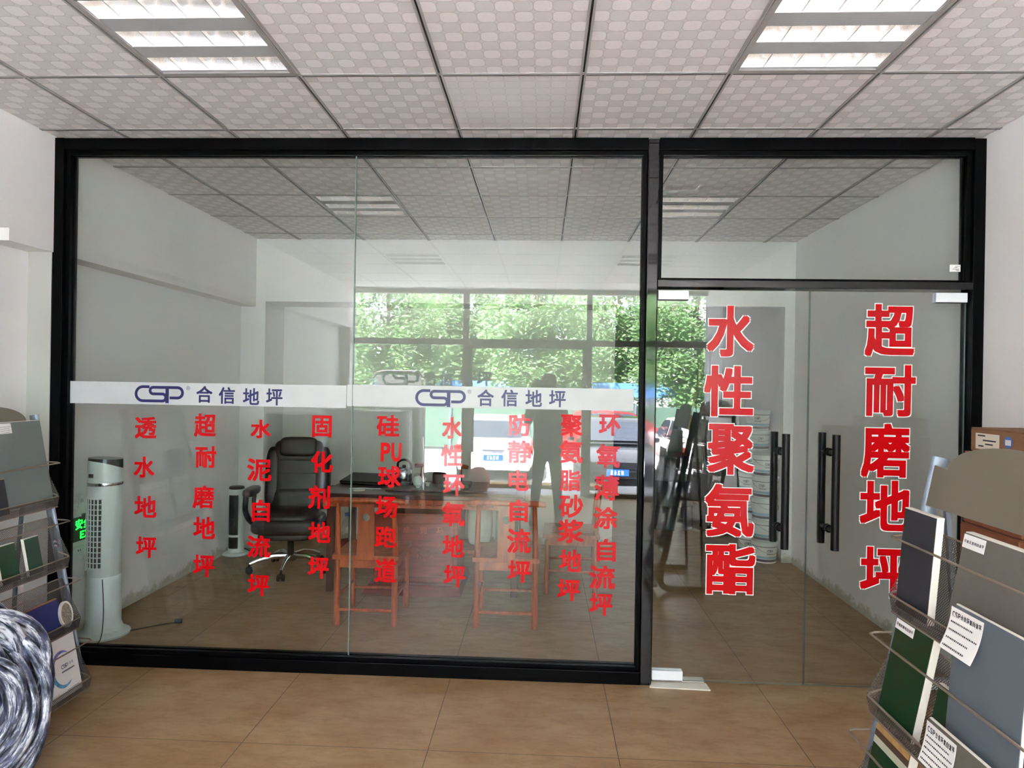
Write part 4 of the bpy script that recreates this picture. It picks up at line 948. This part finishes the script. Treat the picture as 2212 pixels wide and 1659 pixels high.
mb = MB(); ring = lambda r, d: [cc+nrm*d+Vector((0, 1, 0))*(r*.66*math.cos(2*PI*k/28))+up_*(r*math.sin(2*PI*k/28)) for k in range(28)]
A1, B1, A2, B2 = ring(.062, -.009), ring(.062, .004), ring(.054, -.009), ring(.054, .004)
mb.add(A1+B1+A2+B2, [q for k in range(28) for q in ((k, (k+1) % 28, 28+(k+1) % 28, 28+k), (28+k, 28+(k+1) % 28, 84+(k+1) % 28, 84+k), (84+k, 84+(k+1) % 28, 56+(k+1) % 28, 56+k), (56+k, 56+(k+1) % 28, (k+1) % 28, k))]); mb.build('ring', 'rim_white', sd, True, angle=50)
mb = MB(); mb.add(ring(.055, 0), [tuple(range(28))]); mb.add(ring(.055, -.008), [tuple(range(28))]); mb.build('pebbles', 'pebble', sd)
def brochure(label, y0, y1, z0, z1, off, swirl):
    b, f, sx, hw = board('brochure', label, 'L', y0, y1, z0, z1, off, .005, 'paper', 'paper', cat='brochure', group='brochures in the left rack')
    if not swirl: return
    H = z1-z0; mb = MB(); cyy, cz, r = hw*.12, z0+H*.48, H*.30
    n = 40; pts = []
    for k in range(n+1):
        a = math.radians(50+258*k/n); wdt = r*.26*math.sin(PI*k/n)**.7+.0008; pts.append((a, wdt))
    P = lambda a, rr: f(cyy+rr*.86*math.cos(a), cz+rr*math.sin(a), .0018)
    for k in range(n):
        (a0, w0), (a1, w1) = pts[k], pts[k+1]; mi = 0 if k < n*.55 else 1
        mb.add([P(a0, r+w0*.35), P(a1, r+w1*.35), P(a1, r-w1*.65), P(a0, r-w0*.65)], [(0, 1, 2, 3)], mi)
    mb.build('swirl', ['swirl_violet', 'swirl_cyan'], b)
    mb = MB(); ez = (f(0, z1, 0)-f(0, z0, 0)).normalized(); ey = Vector((0, 1, 0))
    logo(mb, f(cyy+.012, cz+.010, .002), ey, ez, .045, .017); put_glyph(mb, '合', f(cyy+.048, cz+.012, .002), ey, ez, .012, .014); put_glyph(mb, '信', f(cyy+.062, cz+.012, .002), ey, ez, .012, .014)
    for k in range(12): q = f(cyy-.008+.0068*k, cz-.013, .002); mb.add([q-ey*.0026-ez*.0035, q+ey*.0026-ez*.0035, q+ey*.0026+ez*.0035, q-ey*.0026+ez*.0035], [(0, 1, 2, 3)])
    for k in range(14): q = f(.02+.0055*k, z0+.028, .002); mb.add([q-ey*.002-ez*.0012, q+ey*.002-ez*.0012, q+ey*.002+ez*.0012, q-ey*.002+ez*.0012], [(0, 1, 2, 3)])
    mb.build('logo', 'navy_vinyl', b)
mat('swirl_violet', '4a4fa8', .5, 0, .3, 40, col2='8d92cf'); mat('swirl_cyan', '2f86bd', .5, 0, .3, 40, col2='7fb9dc')
brochure('white brochure with a blue swirl and logo, bottom of the left rack', -.582, -.352, .052, .318, .032, True)
brochure('white brochure just behind the one with the blue swirl', -.57, -.338, .052, .321, .022, False)
brochure('white brochure nearer the viewer at the rack bottom, mostly behind the coil', -.86, -.655, .052, .31, .030, False)

# ---- coil of marbled rope
rc_ = thing('rope_coil', 'thick coil of grey and white marbled rope at the lower left edge', 'rope coil', (-2.17, -1.165, 0))
random.seed(11); C0 = Vector((0, 0, .355)); nv = Vector((.80, -.58, .14)).normalized(); e1 = Vector((nv.y, -nv.x, 0)).normalized()*-1; e2 = nv.cross(e1).normalized()
if e2.z < 0: e2 = -e2
for k in range(44):
    a0 = random.uniform(PI*.92, PI*1.25); rr = random.uniform(.20, .345); dd_ = random.uniform(-.085, .085); pts = []; ph = random.uniform(0, 6); sk_ = random.uniform(-.06, .06)
    for j in range(56):
        a = a0+2*PI*j/56; s_ = (rr+.022*math.sin(3*a+ph)+.015*math.sin(2*a+ph*2))*(1.0)
        d = dd_+.035*math.sin(a+ph)+.03*math.sin(2*a+ph)
        p = C0+e1*(s_*math.cos(a)*.93+sk_*math.sin(a)*.4)+e2*(s_*math.sin(a)*1.12-.02)+nv*d
        p.z = max(p.z, .024); pts.append(p)
    mb = MB(); mb.tube(pts, random.uniform(.0135, .0185), 10, True); mb.build('rope_turn', 'marbled_rope', rc_, True, angle=180)

# ---- cartons behind the right rack
def carton(label, x0, x1, y0, y1, z0, z1, m, parts=()):
    t = thing('cardboard_box', label, 'box', ((x0+x1)/2, (y0+y1)/2, z0), 0, 'cardboard boxes in the right corner'); w_, d_, h_ = (x1-x0)/2, (y1-y0)/2, z1-z0
    mb = MB(); mb.box(-w_, w_, -d_, d_, 0, h_-.001); b = mb.build('box', m, t, bevel=.005)
    mb = MB(); mb.box(-w_+.002, -.004, -d_+.002, d_-.002, h_-.0009, h_+.003); mb.box(.004, w_-.002, -d_+.002, d_-.002, h_-.0009, h_+.003); mb.build('top_flaps', m, t)
    return t, b, w_, d_, h_
def side_box(label, x0, y0, y1, z0, z1, m):
    return carton(label, x0, XR-.012, y0, y1, z0, z1, m)
t, b, w_, d_, h_ = side_box('worn brown box with a white label and round blue sticker, topmost in the corner', 1.945, -.705, -.36, 1.285, 1.387, 'card')
fx = -w_-.0004
mb = MB(); mb.box(fx-.001, fx, -.02, .135, .012, .082); s_ = mb.build('shipping_label', 'paper_cream', b); mb = MB()
for a, c, z in ((.07, .12, .072), (.0, .085, .052), (.02, .07, .036), (.08, .115, .026)): mb.box(fx-.0014, fx-.001, a, c, z-.003, z+.003)
mb.build('print', 'ink', s_)
mb = MB(); mb.cyl((fx-.001, -.075, .055), (fx, -.075, .055), .026, n=24); s_ = mb.build('round_sticker', 'label_blue', b); mb = MB(); mb.box(fx-.0014, fx-.001, -.092, -.058, .043, .066); mb.build('sticker_print', 'paper', s_)
zs = [1.280, .955, .64, .32, 0]
for k, (lab, dx) in enumerate([('reddish brown box directly under the labelled one in the corner', 0), ('reddish brown box with torn tape, middle of the corner stack', -.012), ('reddish brown box, second from the floor in the corner stack', .0), ('reddish brown box at the bottom of the corner stack', -.01)]):
    side_box(lab, 1.935+dx, -.71, -.33, zs[k+1]+.001, zs[k]-.004, 'card_red')
zs = [1.30, .87, .44, 0]
for k, lab in enumerate(['reddish brown box on top of the nearer stack behind the right rack', 'reddish brown box in the middle of the nearer stack behind the right rack', 'reddish brown box at the floor of the nearer stack behind the right rack']):
    side_box(lab, 1.94-.008*k, -1.15, -.735, zs[k+1]+.001, zs[k]-.004, 'card_red')
# ---- drums and pails beside the viewer: only their reflection is in the picture
def vdrum(u, Y, ztop, label, r=.285):
    p = V(u, 895, Y); pl = thing('pallet', 'wooden pallet under the '+label, 'pallet', (p.x, p.y, 0)); mb = MB()
    for k in range(5): mb.box(-.28, .28, -.28+.125*k, -.22+.125*k, .10, .118)
    for k in (-.25, 0, .25): mb.box(k-.03, k+.03, -.28, .28, 0, .10)
    mb.build('slats', 'plywood', pl)
    return drum(label, (p.x, p.y, .12), 'drum_white', None, ztop-.12, r, 'dark drums beside the viewer')
vdrum(838, 4.35, 1.21, 'dark drum seen reflected left of the second logo')
vdrum(745, 4.55, 1.21, 'dark drum seen reflected left of the pane joint')
vdrum(868, 5.1, 1.22, 'dark drum seen reflected behind the others')
vdrum(773, 5.2, 1.22, 'dark drum seen reflected at the pane joint, farther back', .255)
vdrum(640, 2.9, 1.23, 'dark drum seen reflected over the leather chair')
pb = V(938, 1075, 4.9); bk0 = thing('tin_bucket', 'pale bucket seen reflected right of the dark drums', 'bucket', (pb.x, pb.y, 0)); mb = MB(); mb.lathe([(0, 0), (.12, 0), (.14, .38), (.146, .39), (.146, .40)], n=28); mb.lathe([(.142, .40), (.0, .385)], n=28); mb.build('body', 'drum_white', bk0, True, angle=50)
hb = V(1503, 950, 5.6)
cc_ = thing('charger_cord', 'black cord with a plug hanging from the shopfront transom, reflected beside the post', 'cord', (hb.x, hb.y+.02, .78))
mb = MB(); mb.tube(smooth_path([(0, 0, 1.29), (.01, .01, 1.0), (-.01, .012, .6), (.005, .012, .25), (0, .01, .10)]), .006, 6); mb.build('cord', 'black_rubber', cc_, True); mb = MB(); mb.lathe([(.010, .10), (.022, .07), (.026, .03), (.02, 0), (0, 0)], (0, .01, 0), n=12); mb.build('plug', 'black_plastic', cc_, True)
# beside-viewer rack boards (pale), reflected in the left door leaf
for y0, y1, z0, z1, m, lab in ((-3.96, -3.80, .93, 1.19, 'board_pale', 'pale board, top of the reflected rack'), (-3.66, -3.49, .64, .905, 'paper', 'white board, middle left of the reflected rack'), (-3.95, -3.76, .64, .90, 'board_pale', 'pale board, middle right of the reflected rack'), (-3.90, -3.55, .341, .612, 'board_grey', 'grey board, lower part of the reflected rack')):
    board('sample_board', lab, 'M', y0, y1, z0, z1, .030, .012, m)

# ================================================================== THE PHOTOGRAPHER (reflected)
pn = thing('person', 'person in a cap and dark clothes holding up a phone, seen as a reflection', 'person', (.065, -3.83, 0))
def skin(name, joints, bones, m, parent, sub=2, root=0):
    me = bpy.data.meshes.new(name); me.from_pydata([j[0] for j in joints], bones, [])
    o = bpy.data.objects.new(name, me); COL.objects.link(o); o.parent = parent; me.materials.append(MATS[m])
    sk_ = o.modifiers.new('skin', 'SKIN'); sk_.use_smooth_shade = True
    for i, j in enumerate(joints):
        r = j[1]; me.skin_vertices[0].data[i].radius = r if isinstance(r, tuple) else (r, r); me.skin_vertices[0].data[i].use_root = i == root
    ss = o.modifiers.new('subdivision', 'SUBSURF'); ss.levels = 1; ss.render_levels = sub
    return o
# local frame: +Y towards the glass; phone lens just behind the camera point
ph = CAM-Vector((.065, -3.83, 0))
J = [((0, 0, .80), (.14, .105)), ((0, 0, .92), (.145, .10)), ((0, -.01, 1.08), (.15, .105)), ((0, -.015, 1.24), (.155, .10)), ((0, -.01, 1.33), (.09, .075)), ((0, 0, 1.39), (.052, .055)), ((0, .02, 1.45), (.055, .06)),
     ((-.085, 0, .76), .088), ((-.115, .01, .44), .062), ((-.135, 0, .27), .055), ((-.14, -.01, .09), .042), ((-.145, .05, .035), (.042, .03)), ((-.155, .14, .025), (.042, .022)),
     ((.085, 0, .76), .088), ((.105, .01, .44), .062), ((.12, 0, .27), .055), ((.125, -.01, .09), .042), ((.13, .05, .035), (.042, .03)), ((.14, .14, .025), (.042, .022)),
     ((-.16, -.01, 1.285), .055), ((-.235, .05, 1.10), .046), ((-.215, .15, 1.24), .04), ((-.165, .245, 1.46), .03),
     ((.16, -.01, 1.285), .055), ((.215, .05, 1.10), .046), ((.15, .16, 1.26), .04), ((.06, .255, 1.46), .03)]
Bn = [(0, 1), (1, 2), (2, 3), (3, 4), (4, 5), (5, 6), (0, 7), (7, 8), (8, 9), (9, 10), (10, 11), (11, 12), (0, 13), (13, 14), (14, 15), (15, 16), (16, 17), (17, 18), (3, 19), (19, 20), (20, 21), (21, 22), (3, 23), (23, 24), (24, 25), (25, 26)]
body = skin('body', J, Bn, 'cloth_dark', pn, 2)
mb = MB(); nh = 24; hv = []; hc = Vector((.0, .03, 1.545))
for i in range(nh+1):
    phi = -PI/2+PI*i/nh
    for j in range(32):
        th_ = 2*PI*j/32; r = math.cos(phi); x, y, z = .076*r*math.cos(th_), .095*r*math.sin(th_), .118*math.sin(phi)
        if z < 0: x *= 1-.25*(z/-.118)**2; y = y*(1-.12*(-z/.118))+(.012*(-z/.118) if y > 0 else 0)
        if y > .06 and abs(x) < .018: y += .022*math.exp(-((z+.012)/.022)**2)*(1-abs(x)/.018)        # nose
        if y > .05: y -= .010*math.exp(-((z-.018)/.012)**2)*math.exp(-((abs(x)-.032)/.014)**2)         # eye sockets
        if y > .05: y -= .004*math.exp(-((z+.052)/.006)**2)*(1 if abs(x) < .026 else 0)                # mouth
        hv.append(hc+Vector((x, y, z)))
mb.add(hv, [(i*32+j, i*32+(j+1) % 32, (i+1)*32+(j+1) % 32, (i+1)*32+j) for i in range(nh) for j in range(32)])
for s_ in (-1, 1): mb.puff(hc+Vector((s_*.078, -.005, -.005)), (.018, .04, .062), .9, 10)
mb.build('head', 'skin', pn, True, angle=180)
mb = MB()
for s_ in (-1, 1): mb.puff(hc+Vector((s_*.031, .083, .017)), (.026, .016, .012), 1, 8)
mb.build('eyes', 'hair', pn, True)
mb = MB(); mb.lathe([(.083, .005), (.088, .03), (.086, .07), (.07, .105), (.035, .122), (0, .126)], hc+Vector((0, .0, 0)), n=32); mb.prism([hc+Vector((.08*math.cos(a), .06+.105*math.sin(a), .022-.012*math.sin(a))) for a in [PI*k/16 for k in range(17)]], (0, 0, .006)); mb.build('cap', 'black_rubber', pn, True, angle=50)
mb = MB(); mb.lathe([(.08, -.04), (.083, .005), (.083, .012)], hc+Vector((0, -.008, 0)), n=32, a0=PI*.98, a1=PI*2.02); mb.build('hair', 'hair', pn, True)
for s_ in (-1, 1):
    x = -.148 if s_ < 0 else .133
    mb = MB(); mb.puff((x, .07, .042), (.098, .275, .078), .6, 12); mb.puff((x, -.02, .075), (.095, .12, .085), .7, 10); mb.build('shoe', 'black_rubber', pn, True, angle=80)
mb = MB(); mb.lathe([(.158, 0), (.165, .03), (.160, .20), (.166, .34)], (0, -.008, .83), n=32)
mb.v = [Vector((p.x, p.y*.72, p.z)) for p in mb.v]; mb.build('jacket', 'denim', pn, True, angle=80)
pc = Vector((ph.x, ph.y-.016, ph.z)); 
tel = thing('smartphone', 'black phone held sideways before the face of the reflected person', 'phone', (CAM.x, CAM.y-.016, CAM.z-.025))
mb = MB(); mb.box(-.078, .078, -.0045, .0045, -.012, .062); mb.build('case', 'black_gloss', tel, bevel=.003)
mb = MB(); mb.cyl((0, .0045, .025), (0, .0065, .025), .010, n=20); mb.build('camera_lens', 'black_plastic', tel, True)
def hand(side):                                            # palm behind the phone end, fingers curled round its face
    s_ = side; base = Vector((pc.x+s_*.098, pc.y-.012, pc.z-.03)); o = None
    Jh = [((base.x, base.y-.045, base.z-.05), .024), ((base.x, base.y-.02, base.z-.01), (.03, .018)), ((base.x-s_*.004, base.y-.008, base.z+.028), (.036, .014))]
    skin('palm', Jh, [(0, 1), (1, 2)], 'skin', pn, 2)
    for k, (dz, ln) in enumerate([(.06, .040), (.042, .046), (.022, .044), (.003, .036)]):
        a = Vector((base.x-s_*.002, base.y-.002, base.z+dz-.012)); Jf = [(tuple(a), .0088), (tuple(a+Vector((s_*.004, .018, .004))), .0085), (tuple(a+Vector((-s_*.010, .029, .004))), .008), (tuple(a+Vector((-s_*(.010+ln*.45), .027, .002))), .0068)]
        skin('finger', Jf, [(0, 1), (1, 2), (2, 3)], 'skin', pn, 2)
    a = Vector((base.x-s_*.006, base.y-.026, base.z-.012)); skin('thumb', [(tuple(a), .012), (tuple(a+Vector((-s_*.020, -.004, .014))), .0098), (tuple(a+Vector((-s_*.040, .004, .034))), .0085)], [(0, 1), (1, 2)], 'skin', pn, 2)
hand(-1); hand(1)
for s_ in (-1, 1):
    j0 = J[22] if s_ < 0 else J[26]; base = Vector((pc.x+s_*.098, pc.y-.012, pc.z-.03)); skin('wrist', [(j0[0], .028), ((base.x, base.y-.045, base.z-.05), .025)], [(0, 1)], 'skin', pn, 2)

# ================================================================== OUTSIDE (reflected)
mb = MB(); mb.box(-40, 40, -60, YS-1.6, -1.0, -.65)
struct(mb.build('ground', 'concrete'), 'pale sunlit pavement and road outside the shop', 'ground')
mb = MB(); mb.box(-6, 6, YS-1.3, YS-.10, -.66, -.02); mb.box(-6, 6, YS-1.62, YS-1.3, -.66, -.24)
struct(mb.build('step', 'concrete', bevel=.01), 'concrete entrance step outside the shopfront', 'step')
def make_car(name, label, loc, rz, paint, rear=True):
    t = thing(name, label, 'car', loc, rz); Wc = .88
    # rear of the car faces +Y; stations along Y: (y, half width, z bottom, z shoulder)
    st = [(0, .74, .42, .80), (-.06, .84, .28, .92), (-.5, .88, .22, .95), (-1.6, .88, .20, .93), (-2.9, .87, .20, .90), (-3.7, .84, .24, .80), (-4.1, .74, .34, .66)]
    mb = MB(); n = len(st); vs = []
    for y, hw, zb, zs in st: vs += [(-hw*.93, y, zb), (hw*.93, y, zb), (hw, y, zb+.18), (hw, y, zs-.12), (hw*.94, y, zs), (-hw*.94, y, zs), (-hw, y, zs-.12), (-hw, y, zb+.18)]
    mb.add(vs, [(i*8+j, i*8+(j+1) % 8, (i+1)*8+(j+1) % 8, (i+1)*8+j) for i in range(n-1) for j in range(8)]+[tuple(range(8)), tuple((n-1)*8+j for j in range(8))])
    b = mb.build('body', paint, t, True, angle=28)
    ca = [(-.10, .74, .93), (-.42, .62, 1.40), (-1.3, .64, 1.46), (-2.05, .62, 1.40), (-2.85, .76, .92)]
    mb = MB(); mb.add([(s_*w2, y, z) for y, w2, z in ca for s_ in (-1, 1)]+[(s_*.80, y, .90) for y in (-.12, -2.85) for s_ in (-1, 1)], [(0, 1, 3, 2), (2, 3, 5, 4), (4, 5, 7, 6), (6, 7, 9, 8), (0, 2, 4, 6, 8, 12, 10), (1, 11, 13, 9, 7, 5, 3)]); cbn = mb.build('cabin', paint, t, True, angle=28)
    def lerp(a, b2, k): return tuple(a[i]+(b2[i]-a[i])*k for i in range(3))
    def win(nm, q, off):
        cx = [sum(p[i] for p in q)/4 for i in range(3)]; mb2 = MB(); mb2.prism([Vector(lerp(p, cx, .10))+Vector(off) for p in q], Vector(off)*.2); mb2.build(nm, 'car_glass', cbn)
    win('rear_window', [(-.70, -.135, .98), (.70, -.135, .98), (.61, -.40, 1.37), (-.61, -.40, 1.37)], (0, .022, .008))
    win('windscreen', [(-.72, -2.80, .95), (.72, -2.80, .95), (.61, -2.08, 1.37), (-.61, -2.08, 1.37)], (0, -.022, .014))
    for s_ in (-1, 1):
        win('side_window', [(s_*.775, -.45, .95), (s_*.775, -1.42, .95), (s_*.645, -1.36, 1.40), (s_*.64, -.55, 1.38)], (s_*.028, 0, .006)); win('side_window', [(s_*.775, -1.5, .95), (s_*.775, -2.6, .95), (s_*.64, -2.08, 1.37), (s_*.645, -1.45, 1.40)], (s_*.028, 0, .006))
        for y in (-.82, -3.2):
            mb = MB(); mb.cyl((s_*.70, y, .315), (s_*.885, y, .315), .315, n=28); wh = mb.build('wheel', 'black_rubber', t, True, angle=40); mb = MB(); mb.cyl((s_*.885, y, .315), (s_*.895, y, .315), .20, n=20); mb.build('rim', 'steel', wh, True, angle=40)
        mb = MB(); mb.puff((s_*.74, -.035, .77), (.24, .10, .16), .5, 10); mb.build('tail_light', 'tail_red', t, True); mb = MB(); mb.puff((s_*.66, -3.97, .62), (.28, .18, .13), .6, 10); mb.build('headlight', 'clear_glass', t, True)
        mb = MB(); mb.puff((s_*.95, -2.35, .98), (.16, .10, .11), .6, 10); mb.build('wing_mirror', paint, t, True)
    mb = MB(); mb.box(-.62, .62, -.03, .07, .34, .52); mb.build('rear_bumper', paint, t, bevel=.03); mb = MB(); mb.box(-.5, .5, -4.16, -4.06, .36, .50); mb.build('grille', 'black_plastic', t, bevel=.02)
    for y, s2 in ((.075 if rear else 0, 1), (-4.165, -1)):
        z = .56 if s2 > 0 else .46; y2 = .072 if s2 > 0 else -4.168; mb = MB(); mb.box(-.22, .22, y2-.004, y2+.004, z-.06, z+.07); pl = mb.build('number_plate', 'plate_blue', t)
        mb = MB(); ex = Vector((-s2, 0, 0))
        for i, ch in enumerate('N262'): put_glyph(mb, ch, Vector((0, y2+s2*.006, z+.005))+ex*(-.09+.07*i), ex, EZ, .045, .08, .003)
        mb.build('plate_lettering', 'white_vinyl', pl)
    mb = MB(); mb.box(-.25, .25, .02, .03, .70, .74); mb.build('tailgate_trim', 'chrome', t)
    return t
GZ = -.65
car = make_car('white_hatchback', 'white hatchback parked rear-on outside, reflected above the tea table', (-1.06, -11.1, GZ), 0, 'car_white')
make_car('black_car', 'black car parked facing the shop, reflected next to the black post', (1.72, -13.9, GZ), PI+.05, 'car_black')
make_car('red_car', 'red car parked behind, reflected between the person and the black post', (.55, -16.6, GZ), PI/2, 'car_red')
make_car('white_car', 'white car parked outside, reflected behind the left door leaf', (3.85, -11.2, GZ), -.06, 'car_white')
# sign stand outside, seen from behind through the left bay
sb = V(860, 900, 7.6); ss_ = thing('sign_stand', 'grey sign board on a tubular stand outside, reflected under the blue lettering', 'sign stand', (sb.x, sb.y, -.02))
mb = MB(); mb.tube(smooth_path([(-.44, 0, 0), (-.44, 0, 1.5), (-.42, 0, 1.66), (-.32, 0, 1.74), (0, 0, 1.75), (.32, 0, 1.74), (.42, 0, 1.66), (.44, 0, 1.5), (.44, 0, 0)], 5), .014, 8); mb.build('tube_frame', 'sign_back', ss_, True); mb = MB(); mb.box(-.375, .375, -.012, .012, .3, 1.68); mb.build('board', 'sign_back', ss_)
mb = MB(); mb.puff((0, 0, .16), (.42, .36, .34), .7, 14); mb.puff((.05, 0, .31), (.2, .16, .1), .9, 10); o = mb.build('red_sack', 'red_sack', None, True, loc=(-.95, YS-.42, -.02)); tag(o, 'dark red sack on the entrance step, reflected above the tea table', 'sack')
mb = MB(); mb.box(-1.0, 1.0, -.14, .14, 0, .06); o = mb.build('timber_plank', 'board_tan', None, loc=(.1, YS-.95, -.02), bevel=.005); tag(o, 'pale timber plank lying along the entrance step', 'plank')
# fence and hoarding across the road
fn = thing('mesh_fence', 'green mesh fence along the far side of the road, reflected', 'fence', (0, -18.2, GZ)); mb = MB(); mb.box(-15, 15, -.01, .01, .1, 1.5); mb.build('mesh_panel', 'mesh_green', fn)
for k in range(11): mb = MB(); mb.cyl((-15+3*k, .05, 0), (-15+3*k, .05, 1.6), .04, n=8); mb.build('post', 'grey_metal', fn, True)
hd = thing('blue_hoarding', 'bright blue hoarding behind the green fence, reflected in patches', 'hoarding', (0, -24.6, GZ)); mb = MB(); mb.box(-18, 18, -.05, .05, 1.7, 2.28); mb.box(-18, 18, -.03, .03, 0, .3); mb.build('panel', 'hoarding_blue', hd)
# trees
def leaf_cloud(nleaf, seed, R):
    rnd = random.Random(seed); mb = MB(); cl = []; jit = lambda s_: max(-.5, min(.5, rnd.gauss(0, s_)))
    for k in range(150):
        while True:
            p = Vector((rnd.uniform(-1, 1), rnd.uniform(-1, 1), rnd.uniform(-1, 1)))
            if p.length < 1: break
        p = p*(.55+.45*p.length**.5)/max(p.length, .3)*p.length; cl.append(Vector((p.x*R[0], p.y*R[1], p.z*R[2])))
    for k in range(nleaf):
        c = rnd.choice(cl); q = c+Vector((jit(.3), jit(.3), jit(.26)-.06))
        d = Vector((rnd.uniform(-1, 1), rnd.uniform(-1, 1), rnd.uniform(-.8, .3))).normalized(); e = d.cross(Vector((rnd.uniform(-.4, .4), rnd.uniform(-.4, .4), 1))).normalized()
        l_, w_ = rnd.uniform(.10, .19), rnd.uniform(.04, .07)
        mb.add([q, q+d*l_*.5+e*w_, q+d*l_, q+d*l_*.5-e*w_], [(0, 1, 2, 3)])
    return mb, cl
mbL, cl = leaf_cloud(24000, 4, (2.35, 1.9, 3.2))
def make_tree(label, loc, rz, sc):
    t = thing('roadside_tree', label, 'tree', loc, rz, 'green trees across the road'); t.scale = (sc, sc, sc)
    mb = MB()
    for p in mbL.v: pass
    mb.v = [p+Vector((0, 0, 3.75)) for p in mbL.v]; mb.f = mbL.f; mb.mi = mbL.mi; mb.uv = mbL.uv
    mb.build('crown', 'leaf', t)
    mb = MB(); mb.tube(smooth_path([(0, 0, -.05), (.08, .05, 1.2), (-.06, 0, 2.6), (.05, .05, 4.4), (0, 0, 6.2)]), [.17]*10+[.13]*12+[.07]*11, 10)
    for k in range(9):
        c = cl[k*7]; z = 2.0+.35*k; mb.tube([(0, 0, z), (c.x*.4, c.y*.4, z+.6), (c.x*.8, c.y*.8, 3.75+c.z*.7)], [.07, .045, .02], 6)
    mb.build('trunk', 'trunk', t, True)
    return t
T0 = make_tree('green tree across the road, reflected in the left shopfront bay', (-5.9, -21.4, GZ), 0, 1.0)
for x, y, rz, sc, lab in ((-.1, -21.2, 1.3, 1.02, 'green tree across the road, reflected above the white hatchback and the person'), (5.7, -21.4, 2.5, 1.0, 'green tree across the road, reflected around the black post'),
                          (-11.0, -28.2, .6, 1.15, 'green tree in the rear row at the far left'), (-3.9, -28.0, 2.0, 1.2, 'green tree in the rear row, filling the gap left of the person'), (3.6, -28.2, 3.1, 1.2, 'green tree in the rear row, filling the gap left of the black post'), (10.8, -28.0, 4.4, 1.18, 'green tree in the rear row at the far right')):
    r = dup(T0, (x, y, GZ), rz, lab); r.scale = (sc, sc, sc)
